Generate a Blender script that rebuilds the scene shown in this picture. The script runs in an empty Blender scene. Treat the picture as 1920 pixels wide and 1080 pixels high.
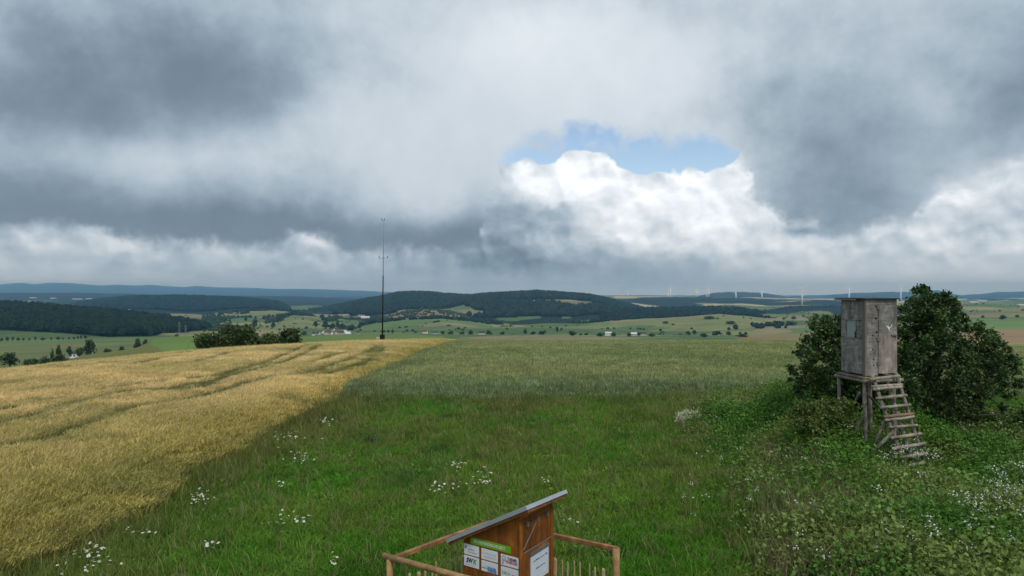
import bpy, math, random
import numpy as np
from mathutils import Vector, Matrix

random.seed(7)
rng = np.random.default_rng(7)
R = math.radians
SC = bpy.context.scene
COL = SC.collection
F = 1251.0            # focal length in photograph pixels (75 degrees across 1920)
CH = 4.5              # camera height over the meadow

# ------------------------------------------------------------------ camera
cam = bpy.data.cameras.new('camera')
cam.angle = 2 * math.atan(960 / F)
cam.clip_start, cam.clip_end = 0.1, 120000
camo = bpy.data.objects.new('camera', cam)
COL.objects.link(camo)
camo.location = (0, 0, CH)
camo.rotation_euler = (R(90), 0, 0)
SC.camera = camo
SC.view_settings.view_transform = 'Standard'
SC.view_settings.look = 'None'
SC.view_settings.exposure = 0.22
SC.view_settings.gamma = 1.0
SC.cycles.use_denoising = True
SC.cycles.max_bounces = 5
SC.cycles.volume_bounces = 0
SC.cycles.volume_step_rate = 4

# ------------------------------------------------------------------ sky
SUN_EL, SUN_AZ = R(52), R(150)      # azimuth clockwise from +Y: behind the camera, to its right


class E:
    """a shader value: python operators make math nodes"""
    nt = None

    def __init__(s, sock): s.s = sock

    @staticmethod
    def m(op, *a, clamp=False):
        n = E.nt.nodes.new('ShaderNodeMath'); n.operation = op; n.use_clamp = clamp
        for i, v in enumerate(a):
            if isinstance(v, E): E.nt.links.new(v.s, n.inputs[i])
            else: n.inputs[i].default_value = float(v)
        return E(n.outputs[0])

    def __add__(s, o): return E.m('ADD', s, o)
    __radd__ = __add__
    def __sub__(s, o): return E.m('SUBTRACT', s, o)
    def __rsub__(s, o): return E.m('SUBTRACT', o, s)
    def __mul__(s, o): return E.m('MULTIPLY', s, o)
    __rmul__ = __mul__
    def __truediv__(s, o): return E.m('DIVIDE', s, o)


def sstep(lo, hi, x):
    n = E.nt.nodes.new('ShaderNodeMapRange'); n.interpolation_type = 'SMOOTHSTEP'
    E.nt.links.new(x.s, n.inputs['Value'])
    n.inputs['From Min'].default_value = lo; n.inputs['From Max'].default_value = hi
    return E(n.outputs['Result'])


def vec(x, y, z):
    n = E.nt.nodes.new('ShaderNodeCombineXYZ')
    for i, v in enumerate((x, y, z)):
        if isinstance(v, E): E.nt.links.new(v.s, n.inputs[i])
        else: n.inputs[i].default_value = v
    return n.outputs[0]


def noise(v, scale, detail=5, rough=0.55, dist=0.0):
    n = E.nt.nodes.new('ShaderNodeTexNoise')
    E.nt.links.new(v, n.inputs['Vector'])
    n.inputs['Scale'].default_value = scale; n.inputs['Detail'].default_value = detail
    n.inputs['Roughness'].default_value = rough; n.inputs['Distortion'].default_value = dist
    return E(n.outputs[0])


def voro(v, scale):
    n = E.nt.nodes.new('ShaderNodeTexVoronoi'); n.feature = 'F1'
    E.nt.links.new(v, n.inputs['Vector'])
    n.inputs['Scale'].default_value = scale
    return E(n.outputs['Distance'])


def AE(u, y):
    p, q = (u - 960) / F, (540 - y) / F
    return math.atan(p), math.atan(q / math.hypot(1, p))


world = bpy.data.worlds.new('World'); SC.world = world; world.use_nodes = True
NT = world.node_tree; NT.nodes.clear(); E.nt = NT
tc = NT.nodes.new('ShaderNodeTexCoord')
sep = NT.nodes.new('ShaderNodeSeparateXYZ'); NT.links.new(tc.outputs['Generated'], sep.inputs[0])
DX, DY, DZ = (E(sep.outputs[i]) for i in range(3))
DIR = tc.outputs['Generated']
az = E.m('ARCTAN2', DX, DY)
el = E.m('ARCSINE', DZ)
wob = noise(DIR, 5.0, 5, 0.58)
wob2 = noise(vec(DX + 7.3, DY, DZ), 5.0, 5, 0.58)
fine = noise(vec(DX + 3.1, DY + 1.7, DZ), 22.0, 4, 0.62)
fine2 = noise(vec(DX - 3.1, DY + 4.7, DZ), 22.0, 4, 0.62)
finer = noise(vec(DX + 5.1, DY - 2.7, DZ), 55.0, 3, 0.6)
azw = az + (wob - 0.5) * 0.11 + (fine - 0.5) * 0.035
elw = el + (wob2 - 0.5) * 0.075 + (fine2 - 0.5) * 0.03


def ecurve(pts, x):
    """elevation as a function of azimuth through photograph points"""
    n = NT.nodes.new('ShaderNodeFloatCurve')
    cu = n.mapping.curves[0]
    ae = sorted(AE(*p) for p in pts)
    q = [((a + 0.9) / 1.8, (e + 0.1) / 0.7) for a, e in ae]
    q = [(0.0, q[0][1])] + q + [(1.0, q[-1][1])]
    cu.points[0].location = q[0]; cu.points[1].location = q[-1]
    for p in q[1:-1]: cu.points.new(*p)
    n.mapping.update()
    t = (x + 0.9) / 1.8
    NT.links.new(t.s, n.inputs['Value'])
    return E(n.outputs[0]) * 0.7 - 0.1


def blobs(lst, a, e, base):
    v = None
    for (u, y, su, sy, w) in lst:
        a0, e0 = AE(u, y)
        ca = math.cos(a0)
        sa, se = su / F * ca * ca, sy / F * ca
        da, de = (a - a0) * (1 / sa), (e - e0) * (1 / se)
        g = E.m('EXPONENT', (da * da + de * de) * -0.5) * w
        v = g if v is None else v + g
    return v + base


def tint(v):
    """display value to a slightly blue grey, then to linear light"""
    mx = NT.nodes.new('ShaderNodeMix'); mx.data_type = 'RGBA'
    NT.links.new(sstep(0.45, 0.95, v).s, mx.inputs[0])
    mx.inputs[6].default_value = (0.87, 1.0, 1.105, 1); mx.inputs[7].default_value = (0.975, 1.0, 1.025, 1)
    sc = NT.nodes.new('ShaderNodeVectorMath'); sc.operation = 'SCALE'
    NT.links.new(mx.outputs[2], sc.inputs[0]); NT.links.new(v.s, sc.inputs['Scale'])
    g = NT.nodes.new('ShaderNodeGamma'); g.inputs[1].default_value = 2.2
    NT.links.new(sc.outputs[0], g.inputs[0])
    return g.outputs[0]


# far cloud: the cumulus and the pale low cloud under the deck
top = ecurve([(880, 322), (915, 312), (945, 308), (985, 302), (1010, 308), (1040, 300), (1070, 286), (1100, 280), (1130, 284), (1150, 296),
              (1180, 316), (1205, 326), (1260, 322), (1310, 316), (1345, 312), (1375, 296), (1420, 240)], az + (fine - 0.5) * 0.012)
pv_ = vec(DX + (fine - 0.5) * 0.035, DY, DZ + (fine2 - 0.5) * 0.035)
pw_ = vec(DX + (fine - 0.5) * 0.035 + 0.006, DY, DZ + (fine2 - 0.5) * 0.035 + 0.011)
puff, puffb = voro(pv_, 17.0), voro(pw_, 17.0)
puff2, puff2b = voro(pv_, 46.0), voro(pw_, 46.0)
bil = (0.42 - puff) * 0.7 + (0.42 - puff2) * 0.3
relief = (puff - puffb) * 1.0 + (puff2 - puff2b) * 0.35
a_far = sstep(-0.002, 0.003, top - el + (fine2 - 0.5) * 0.010 + bil * 0.03 + (finer - 0.5) * 0.006)
flat = noise(vec(DX * 1.0, DY * 1.0, DZ * 2.6), 11.0, 6, 0.62, 0.3)
cz = az + (wob - 0.5) * 0.05 + (fine - 0.5) * 0.03 + bil * 0.02
ce = el + (wob2 - 0.5) * 0.03 + (fine2 - 0.5) * 0.025 + bil * 0.02
v_far = blobs([(1110, 305, 60, 40, .12), (985, 335, 45, 35, .12), (1050, 345, 50, 30, .06), (1200, 365, 110, 45, .13), (1360, 355, 110, 45, .12), (1790, 370, 130, 45, .08), (1110, 350, 45, 60, .05), (1350, 425, 130, 40, .06),
               (1180, 455, 50, 14, .10), (1500, 430, 170, 50, .06), (1650, 480, 240, 30, .05), (1880, 400, 120, 70, .05), (1080, 500, 170, 20, -.13), (930, 490, 70, 30, -.05), (935, 430, 45, 50, -.15),
               (1065, 400, 18, 36, -.06), (1245, 415, 26, 28, -.06), (990, 420, 40, 22, -.05), (110, 452, 170, 11, .08), (300, 474, 90, 10, .08), (400, 495, 240, 12, .02), (590, 458, 40, 9, .10), (720, 512, 200, 24, -.06),
               (1250, 522, 180, 14, -.06), (1560, 436, 60, 8, -.16), (1490, 438, 30, 6, -.16), (1830, 440, 60, 7, -.10), (250, 475, 380, 45, -.05), (1850, 440, 200, 70, -.04)], cz, ce, 0.73)
low = sstep(0.0, 0.055, el)
v_far = v_far + (flat - 0.5) * (low * 0.22 + 0.07) + relief * (low * 0.25) + (finer - 0.5) * 0.05
# the near deck: a pale layer with darker, better defined cloud masses in front of it
edge = ecurve([(-400, 430), (0, 438), (90, 434), (160, 440), (230, 458), (330, 466), (430, 474), (520, 464), (570, 448), (610, 452), (650, 474), (760, 482), (850, 488), (895, 470), (915, 420), (925, 360),
               (930, 325), (950, 296), (1000, 272), (1080, 256), (1130, 266), (1200, 262), (1250, 276), (1300, 268), (1350, 290), (1385, 318), (1405, 355), (1440, 395), (1490, 425),
               (1560, 440), (1640, 442), (1700, 432), (1722, 392), (1780, 350), (1850, 325), (1920, 310), (2300, 300)], az + (wob - 0.5) * 0.03 + (fine - 0.5) * 0.05 + (finer - 0.5) * 0.02)
dd = el - edge + (fine2 - 0.5) * 0.05 + (wob2 - 0.5) * 0.02 + (finer - 0.5) * 0.018
hole = blobs([(1150, 275, 170, 40, 1.0)], az, el, 0.0)
a_deck = sstep(-0.007, 0.020, dd * (1.0 - hole * 0.55) + ((wob - 0.5) * 0.12 + (fine - 0.5) * 0.07) * hole)
broad = noise(vec(DX / (DZ + 0.45), DY / (DZ + 0.45), DZ), 1.7, 6, 0.55, 0.25)
mass = blobs([(390, 150, 210, 70, .65), (80, 200, 170, 55, .50), (280, 430, 300, 44, .70), (60, 350, 150, 50, .35), (720, 450, 210, 36, .55), (900, 480, 100, 26, .3), (220, 60, 160, 40, .12),
              (1560, 280, 120, 110, .25), (1640, 400, 90, 45, .22), (1900, 215, 90, 80, .40), (1480, 190, 110, 60, .15), (560, 270, 120, 40, -.30), (640, 190, 110, 50, -.2), (1050, 90, 190, 90, -.35), (300, 295, 150, 28, -.25), (830, 260, 130, 70, -.2)],
             az + (wob - 0.5) * 0.12, el + (wob2 - 0.5) * 0.08, 0.26)
mass = mass + (broad - 0.5) * 1.0 + (wob - 0.5) * 0.9 + (fine - 0.5) * 0.30
v_deck = blobs([(960, 40, 110, 60, .05), (1130, 120, 230, 110, .05), (600, 260, 170, 60, .02)], az, el, 0.77) - sstep(0.0, 1.0, mass) * 0.28 + (fine2 - 0.5) * 0.05 + (wob2 - 0.5) * 0.05
v_deck = v_deck + sstep(0.05, -0.01, dd) * (flat - 0.4) * 0.12
sky = NT.nodes.new('ShaderNodeTexSky'); sky.sky_type = 'NISHITA'; sky.sun_disc = False
sky.sun_elevation = SUN_EL; sky.sun_rotation = SUN_AZ; sky.air_density = 1.0; sky.dust_density = 0.1; sky.ozone_density = 0.25
bg_sky = NT.nodes.new('ShaderNodeBackground'); bg_sky.inputs[1].default_value = 0.12
NT.links.new(sky.outputs[0], bg_sky.inputs[0])
bg_far = NT.nodes.new('ShaderNodeBackground'); NT.links.new(tint(v_far), bg_far.inputs[0])
bg_deck = NT.nodes.new('ShaderNodeBackground'); NT.links.new(tint(v_deck), bg_deck.inputs[0])
ms1 = NT.nodes.new('ShaderNodeMixShader'); ms2 = NT.nodes.new('ShaderNodeMixShader')
NT.links.new(a_far.s, ms1.inputs[0]); NT.links.new(bg_sky.outputs[0], ms1.inputs[1]); NT.links.new(bg_far.outputs[0], ms1.inputs[2])
NT.links.new(a_deck.s, ms2.inputs[0]); NT.links.new(ms1.outputs[0], ms2.inputs[1]); NT.links.new(bg_deck.outputs[0], ms2.inputs[2])
wo = NT.nodes.new('ShaderNodeOutputWorld'); NT.links.new(ms2.outputs[0], wo.inputs[0])
world.cycles.sampling_method = 'MANUAL'; world.cycles.sample_map_resolution = 512

sun = bpy.data.lights.new('sun', 'SUN'); sun.energy = 1.5; sun.angle = R(10); sun.color = (1, 0.96, 0.9)
suno = bpy.data.objects.new('sun', sun); COL.objects.link(suno)
sd = Vector((math.sin(SUN_AZ) * math.cos(SUN_EL), math.cos(SUN_AZ) * math.cos(SUN_EL), math.sin(SUN_EL)))
suno.rotation_euler = sd.to_track_quat('Z', 'Y').to_euler()

# ------------------------------------------------------------------ helpers


def px(u, y, Y):
    return Vector(((u - 960) / F * Y, Y, CH - (y - 540) / F * Y))


def smooth(a, b, x):
    t = np.clip((x - a) / (b - a), 0, 1)
    return t * t * (3 - 2 * t)


def hash2(ix, iy, seed):
    h = (ix.astype(np.int64) * 374761393 + iy.astype(np.int64) * 668265263 + seed * 1442695041) & 0xffffffff
    h = ((h ^ (h >> 13)) * 1274126177) & 0xffffffff
    return ((h ^ (h >> 16)) & 0xffff) / 65535.0


def vnoise(x, y, seed=0):
    ix, iy = np.floor(x), np.floor(y)
    fx, fy = x - ix, y - iy
    fx, fy = fx * fx * (3 - 2 * fx), fy * fy * (3 - 2 * fy)
    ix, iy = ix.astype(np.int64), iy.astype(np.int64)
    a, b = hash2(ix, iy, seed), hash2(ix + 1, iy, seed)
    c, d = hash2(ix, iy + 1, seed), hash2(ix + 1, iy + 1, seed)
    return (a * (1 - fx) + b * fx) * (1 - fy) + (c * (1 - fx) + d * fx) * fy


def fbm(x, y, seed=0, oct=4):
    v, a, t = 0, 1.0, 0
    for i in range(oct):
        v = v + a * vnoise(x * 2 ** i, y * 2 ** i, seed + i); t += a; a *= 0.55
    return v / t


def tag(o, label=None, cat=None, group=None, kind=None):
    if label: o['label'] = label
    if cat: o['category'] = cat
    if group: o['group'] = group
    if kind: o['kind'] = kind
    return o


def link(name, mesh, parent=None, loc=None, rot=None):
    o = bpy.data.objects.new(name, mesh); COL.objects.link(o)
    if parent: o.parent = parent
    if loc is not None: o.location = loc
    if rot is not None: o.rotation_euler = rot
    return o


def empty(name, loc=(0, 0, 0), rot=(0, 0, 0)):
    o = link(name, None, None, loc, rot); o.empty_display_size = 0.3
    return o


def npmesh(name, V, faces, mat, smooth_=False, tintv=None, midx=None):
    """faces: list of int arrays, each (n, k)"""
    me = bpy.data.meshes.new(name)
    V = np.asarray(V, np.float32)
    loops = np.concatenate([f.ravel() for f in faces]).astype(np.int32)
    tot = np.concatenate([np.full(len(f), f.shape[1]) for f in faces]).astype(np.int32)
    start = np.concatenate([[0], np.cumsum(tot)[:-1]]).astype(np.int32)
    me.vertices.add(len(V)); me.vertices.foreach_set('co', V.ravel())
    me.loops.add(len(loops)); me.loops.foreach_set('vertex_index', loops)
    me.polygons.add(len(tot)); me.polygons.foreach_set('loop_start', start)
    if midx is not None: me.polygons.foreach_set('material_index', np.asarray(midx, np.int32))
    me.polygons.foreach_set('use_smooth', np.full(len(tot), smooth_))
    me.update(calc_edges=True); me.validate()
    for m in (mat if isinstance(mat, (list, tuple)) else [mat]): me.materials.append(m)
    if tintv is not None: setattr_(me, 'tint', 'FLOAT_COLOR', np.c_[tintv, np.ones(len(tintv))])
    return me


def setattr_(me, name, typ, arr, dom='POINT'):
    a = me.attributes.new(name, typ, dom)
    key = {'FLOAT_COLOR': 'color', 'FLOAT_VECTOR': 'vector'}.get(typ, 'value')
    a.data.foreach_set(key, np.ascontiguousarray(arr, np.int32 if typ == 'INT' else (bool if typ == 'BOOLEAN' else np.float32)).ravel())


class MB:
    """collects simple shapes into one mesh"""

    def __init__(s): s.v, s.f = [], []

    def add(s, vs, fs):
        b = len(s.v); s.v += [tuple(v) for v in vs]; s.f += [[i + b for i in f] for f in fs]
        return s

    def box(s, lo, hi, M=None):
        vs = [Vector((x, y, z)) for x in (lo[0], hi[0]) for y in (lo[1], hi[1]) for z in (lo[2], hi[2])]
        if M: vs = [M @ v for v in vs]
        return s.add(vs, [(0, 1, 3, 2), (4, 6, 7, 5), (0, 4, 5, 1), (2, 3, 7, 6), (0, 2, 6, 4), (1, 5, 7, 3)])

    def tube(s, pts, radii, n=8, wob=0.0, cap=True):
        pts = [Vector(p) for p in pts]
        rings = []
        for i, p in enumerate(pts):
            d = (pts[min(i + 1, len(pts) - 1)] - pts[max(i - 1, 0)]).normalized()
            a = d.orthogonal().normalized() if abs(d.z) > 0.9 else d.cross(Vector((0, 0, 1))).normalized()
            b = d.cross(a)
            r = radii[i] if hasattr(radii, '__len__') else radii
            rings.append([p + (a * math.cos(2 * math.pi * k / n) + b * math.sin(2 * math.pi * k / n)) * r * (1 + random.uniform(-wob, wob)) for k in range(n)])
        vs = [v for r in rings for v in r]; fs = []
        for i in range(len(rings) - 1):
            for k in range(n):
                fs.append((i * n + k, i * n + (k + 1) % n, (i + 1) * n + (k + 1) % n, (i + 1) * n + k))
        if cap:
            fs.append(tuple(range(n))[::-1]); fs.append(tuple(range((len(rings) - 1) * n, len(rings) * n)))
        return s.add(vs, fs)

    def mesh(s, name, mat, smooth_=False):
        me = bpy.data.meshes.new(name); me.from_pydata(s.v, [], s.f); me.update()
        me.materials.append(mat)
        if smooth_: me.polygons.foreach_set('use_smooth', [True] * len(me.polygons))
        return me

    def build(s, name, mat, parent=None, smooth_=False, bevel=0):
        o = link(name, s.mesh(name, mat, smooth_), parent)
        if bevel:
            m = o.modifiers.new('edge', 'BEVEL'); m.width = bevel; m.segments = 2; m.limit_method = 'ANGLE'
        return o


# ------------------------------------------------------------------ materials
def newmat(name):
    m = bpy.data.materials.new(name); m.use_nodes = True
    nt = m.node_tree
    return m, nt, nt.nodes['Principled BSDF']


def mat_plain(name, col, rough=0.7, metal=0.0, var=0.15, scale=8.0, stretch=(1, 1, 1), bump=0.0, var2=None, stain=0.0):
    m, nt, b = newmat(name)
    t = nt.nodes.new('ShaderNodeTexCoord'); mp = nt.nodes.new('ShaderNodeMapping'); mp.inputs['Scale'].default_value = stretch
    n = nt.nodes.new('ShaderNodeTexNoise'); n.inputs['Scale'].default_value = scale; n.inputs['Detail'].default_value = 6; n.inputs['Roughness'].default_value = 0.65
    nt.links.new(t.outputs['Object'], mp.inputs[0]); nt.links.new(mp.outputs[0], n.inputs['Vector'])
    r = nt.nodes.new('ShaderNodeValToRGB')
    r.color_ramp.elements[0].position = 0.3; r.color_ramp.elements[1].position = 0.72
    c2 = var2 or [min(1, c * (1 + var)) for c in col]
    c1 = [c * (1 - var) for c in col]
    r.color_ramp.elements[0].color = (*c1, 1); r.color_ramp.elements[1].color = (*c2, 1)
    nt.links.new(n.outputs[0], r.inputs[0])
    cs = r.outputs[0]
    if stain:      # weather streaks and blotches with a shape of their own
        for (sc_, st_, lo_) in ((2.2, (2.5, 2.5, 0.5), 0.38), (5.0, (1, 1, 1), 0.45)):
            m2 = nt.nodes.new('ShaderNodeMapping'); m2.inputs['Scale'].default_value = st_; m2.inputs['Location'].default_value = (sc_, 1.3, 0.4)
            n2 = nt.nodes.new('ShaderNodeTexNoise'); n2.inputs['Scale'].default_value = sc_; n2.inputs['Detail'].default_value = 7; n2.inputs['Roughness'].default_value = 0.68
            nt.links.new(t.outputs['Object'], m2.inputs[0]); nt.links.new(m2.outputs[0], n2.inputs['Vector'])
            mr = nt.nodes.new('ShaderNodeMapRange'); mr.inputs['From Min'].default_value = lo_; mr.inputs['From Max'].default_value = lo_ + 0.22
            mr.inputs['To Min'].default_value = 1 - stain; mr.inputs['To Max'].default_value = 1.06
            nt.links.new(n2.outputs[0], mr.inputs['Value'])
            vm = nt.nodes.new('ShaderNodeVectorMath'); vm.operation = 'SCALE'
            nt.links.new(cs, vm.inputs[0]); nt.links.new(mr.outputs[0], vm.inputs['Scale']); cs = vm.outputs[0]
    nt.links.new(cs, b.inputs['Base Color'])
    b.inputs['Roughness'].default_value = rough; b.inputs['Metallic'].default_value = metal
    b.inputs['Specular IOR Level'].default_value = 0.3
    if bump:
        bp = nt.nodes.new('ShaderNodeBump'); bp.inputs['Strength'].default_value = 0.6; bp.inputs['Distance'].default_value = bump
        nt.links.new(n.outputs[0], bp.inputs['Height']); nt.links.new(bp.outputs[0], b.inputs['Normal'])
    return m


def mat_tint(name, inst=False, rough=0.75, transl=0.0, fine_scale=None, var=0.25, spec=0.2):
    """colour from the 'tint' attribute (of the scattered plant, or of the mesh point) times the blade's own 'shade'"""
    m, nt, b = newmat(name)
    a = nt.nodes.new('ShaderNodeAttribute'); a.attribute_name = 'tint'; a.attribute_type = 'INSTANCER' if inst else 'GEOMETRY'
    col = a.outputs['Color']
    if inst:
        s = nt.nodes.new('ShaderNodeAttribute'); s.attribute_name = 'shade'
        mx = nt.nodes.new('ShaderNodeVectorMath'); mx.operation = 'SCALE'
        nt.links.new(col, mx.inputs[0]); nt.links.new(s.outputs['Fac'], mx.inputs['Scale']); col = mx.outputs[0]
    if fine_scale:
        t = nt.nodes.new('ShaderNodeTexCoord'); n = nt.nodes.new('ShaderNodeTexNoise')
        n.inputs['Scale'].default_value = fine_scale; n.inputs['Detail'].default_value = 8; n.inputs['Roughness'].default_value = 0.7
        nt.links.new(t.outputs['Object'], n.inputs['Vector'])
        mr = nt.nodes.new('ShaderNodeMapRange'); mr.inputs['From Min'].default_value = 0.3; mr.inputs['From Max'].default_value = 0.7
        mr.inputs['To Min'].default_value = 1 - var; mr.inputs['To Max'].default_value = 1 + var
        nt.links.new(n.outputs[0], mr.inputs['Value'])
        mx = nt.nodes.new('ShaderNodeVectorMath'); mx.operation = 'SCALE'
        nt.links.new(col, mx.inputs[0]); nt.links.new(mr.outputs[0], mx.inputs['Scale']); col = mx.outputs[0]
    nt.links.new(col, b.inputs['Base Color'])
    b.inputs['Roughness'].default_value = rough; b.inputs['Specular IOR Level'].default_value = spec
    if transl:
        tr = nt.nodes.new('ShaderNodeBsdfTranslucent'); nt.links.new(col, tr.inputs[0])
        mix = nt.nodes.new('ShaderNodeMixShader'); mix.inputs[0].default_value = transl
        out = nt.nodes['Material Output']
        nt.links.new(b.outputs[0], mix.inputs[1]); nt.links.new(tr.outputs[0], mix.inputs[2]); nt.links.new(mix.outputs[0], out.inputs[0])
    return m


M_TERRAIN = mat_tint('far_land', False, 0.9, 0, 0.012, 0.22, 0.05)
M_GROUND = mat_tint('near_soil', False, 0.95, 0, 1.5, 0.3, 0.05)
M_BLADE = mat_tint('blade', True, 0.6, 0.25)
M_LEAF = mat_tint('leaf', False, 0.5, 0.22, None, 0, 0.35)
M_WOODMASS = mat_tint('wood_canopy', True, 0.85, 0, 0.5, 0.3, 0.05)
M_BARK = mat_plain('bark', (0.07, 0.055, 0.04), 0.9, 0, 0.4, 14, (1, 1, 0.25), 0.01)
M_WHITEPETAL = mat_plain('petal', (0.82, 0.82, 0.78), 0.6, 0, 0.05)
M_CREAM = mat_plain('cream_blossom', (0.62, 0.60, 0.42), 0.7, 0, 0.1)
M_PLY = mat_plain('weathered_plywood', (0.38, 0.35, 0.325), 0.9, 0, 0.3, 3.0, (1, 1, 7), 0.003, None, 0.42)
M_DOORPLY = mat_plain('weathered_door_board', (0.42, 0.345, 0.30), 0.9, 0, 0.26, 2.5, (7, 7, 1), 0.003, None, 0.36)
M_LATH = mat_plain('weathered_lath', (0.17, 0.14, 0.12), 0.9, 0, 0.25, 8, (1, 1, 0.3))
M_POLE = mat_plain('grey_round_timber', (0.37, 0.32, 0.26), 0.9, 0, 0.35, 9.0, (1, 1, 1), 0.008, None, 0.45)
M_RUNG = mat_plain('grey_rung_timber', (0.46, 0.40, 0.315), 0.9, 0, 0.3, 9.0, (1, 1, 1), 0.006, None, 0.4)
M_REDWOOD = mat_plain('brown_split_wood', (0.25, 0.15, 0.105), 0.9, 0, 0.3, 10)
M_FELT = mat_plain('roofing_felt', (0.05, 0.05, 0.05), 0.9, 0, 0.3, 12)
M_MOSS = mat_plain('mossy_board', (0.26, 0.23, 0.10), 0.9, 0, 0.4, 14)
M_BLACK = mat_plain('black_metal', (0.012, 0.012, 0.014), 0.5, 0.2, 0.3)
M_GALV = mat_plain('galvanised_steel', (0.22, 0.24, 0.26), 0.5, 0.6, 0.2)
M_CONC = mat_plain('pale_concrete', (0.48, 0.43, 0.33), 0.9, 0, 0.2, 6)
M_KIOSK = mat_plain('brown_stained_board', (0.36, 0.118, 0.017), 0.6, 0, 0.35, 3.5, (6, 6, 0.6), 0.001, None, 0.35)
M_KIOSKD = mat_plain('dark_stained_board', (0.22, 0.072, 0.013), 0.6, 0, 0.35, 3.5, (6, 6, 0.6), 0.001, None, 0.35)
M_ROOFM = mat_plain('pale_roof_metal', (0.42, 0.46, 0.50), 0.45, 0.35, 0.1, 5)
M_RAIL = mat_plain('impregnated_round_rail', (0.52, 0.30, 0.13), 0.7, 0, 0.28, 7, (1, 1, 1), 0.002, None, 0.35)
M_RAILB = mat_plain('impregnated_flat_rail', (0.40, 0.20, 0.085), 0.75, 0, 0.3, 7, (1, 1, 1), 0.002, None, 0.35)
M_PALE = mat_plain('chestnut_pale', (0.45, 0.33, 0.19), 0.8, 0, 0.3, 12, (1, 1, 0.3))
M_WHITE = mat_plain('white_sheet', (0.78, 0.78, 0.80), 0.4, 0, 0.03)
M_PAPER = mat_plain('notice_paper', (0.58, 0.62, 0.70), 0.3, 0, 0.05)
M_SIGNG = mat_plain('green_sign', (0.16, 0.42, 0.02), 0.4, 0, 0.04)
INK = {k: mat_plain('ink_' + k, c, 0.5, 0, 0.02) for k, c in dict(white=(.8, .8, .8), navy=(.01, .025, .13), green=(.05, .32, .05), red=(.5, .04, .08),
       grey=(.2, .2, .24), black=(.03, .03, .05), blue=(.03, .17, .5), cyan=(.2, .5, .62), pale=(.33, .35, .5)).items()}
M_WALLW = mat_plain('white_render', (0.75, 0.74, 0.70), 0.8, 0, 0.06, 0.5)
M_WALLC = mat_plain('cream_render', (0.55, 0.48, 0.38), 0.8, 0, 0.08, 0.5)
M_ROOFR = mat_plain('red_brown_tiles', (0.16, 0.07, 0.05), 0.8, 0, 0.25, 0.5)
M_ROOFD = mat_plain('dark_tiles', (0.06, 0.055, 0.06), 0.8, 0, 0.25, 0.5)
M_ROOFG = mat_plain('pale_sheet_roof', (0.62, 0.64, 0.66), 0.6, 0, 0.1, 0.5)
M_TURB = mat_plain('turbine_white', (0.80, 0.80, 0.80), 0.5, 0, 0.03)
M_WIN = mat_plain('dark_window_glass', (0.03, 0.035, 0.04), 0.2, 0, 0.1)
m_, nt_, b_ = newmat('hatch_pane')
b_.inputs['Base Color'].default_value = (0.27, 0.34, 0.32, 1); b_.inputs['Roughness'].default_value = 0.22
b_.inputs['Specular IOR Level'].default_value = 0.6
M_PANE = m_

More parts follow.
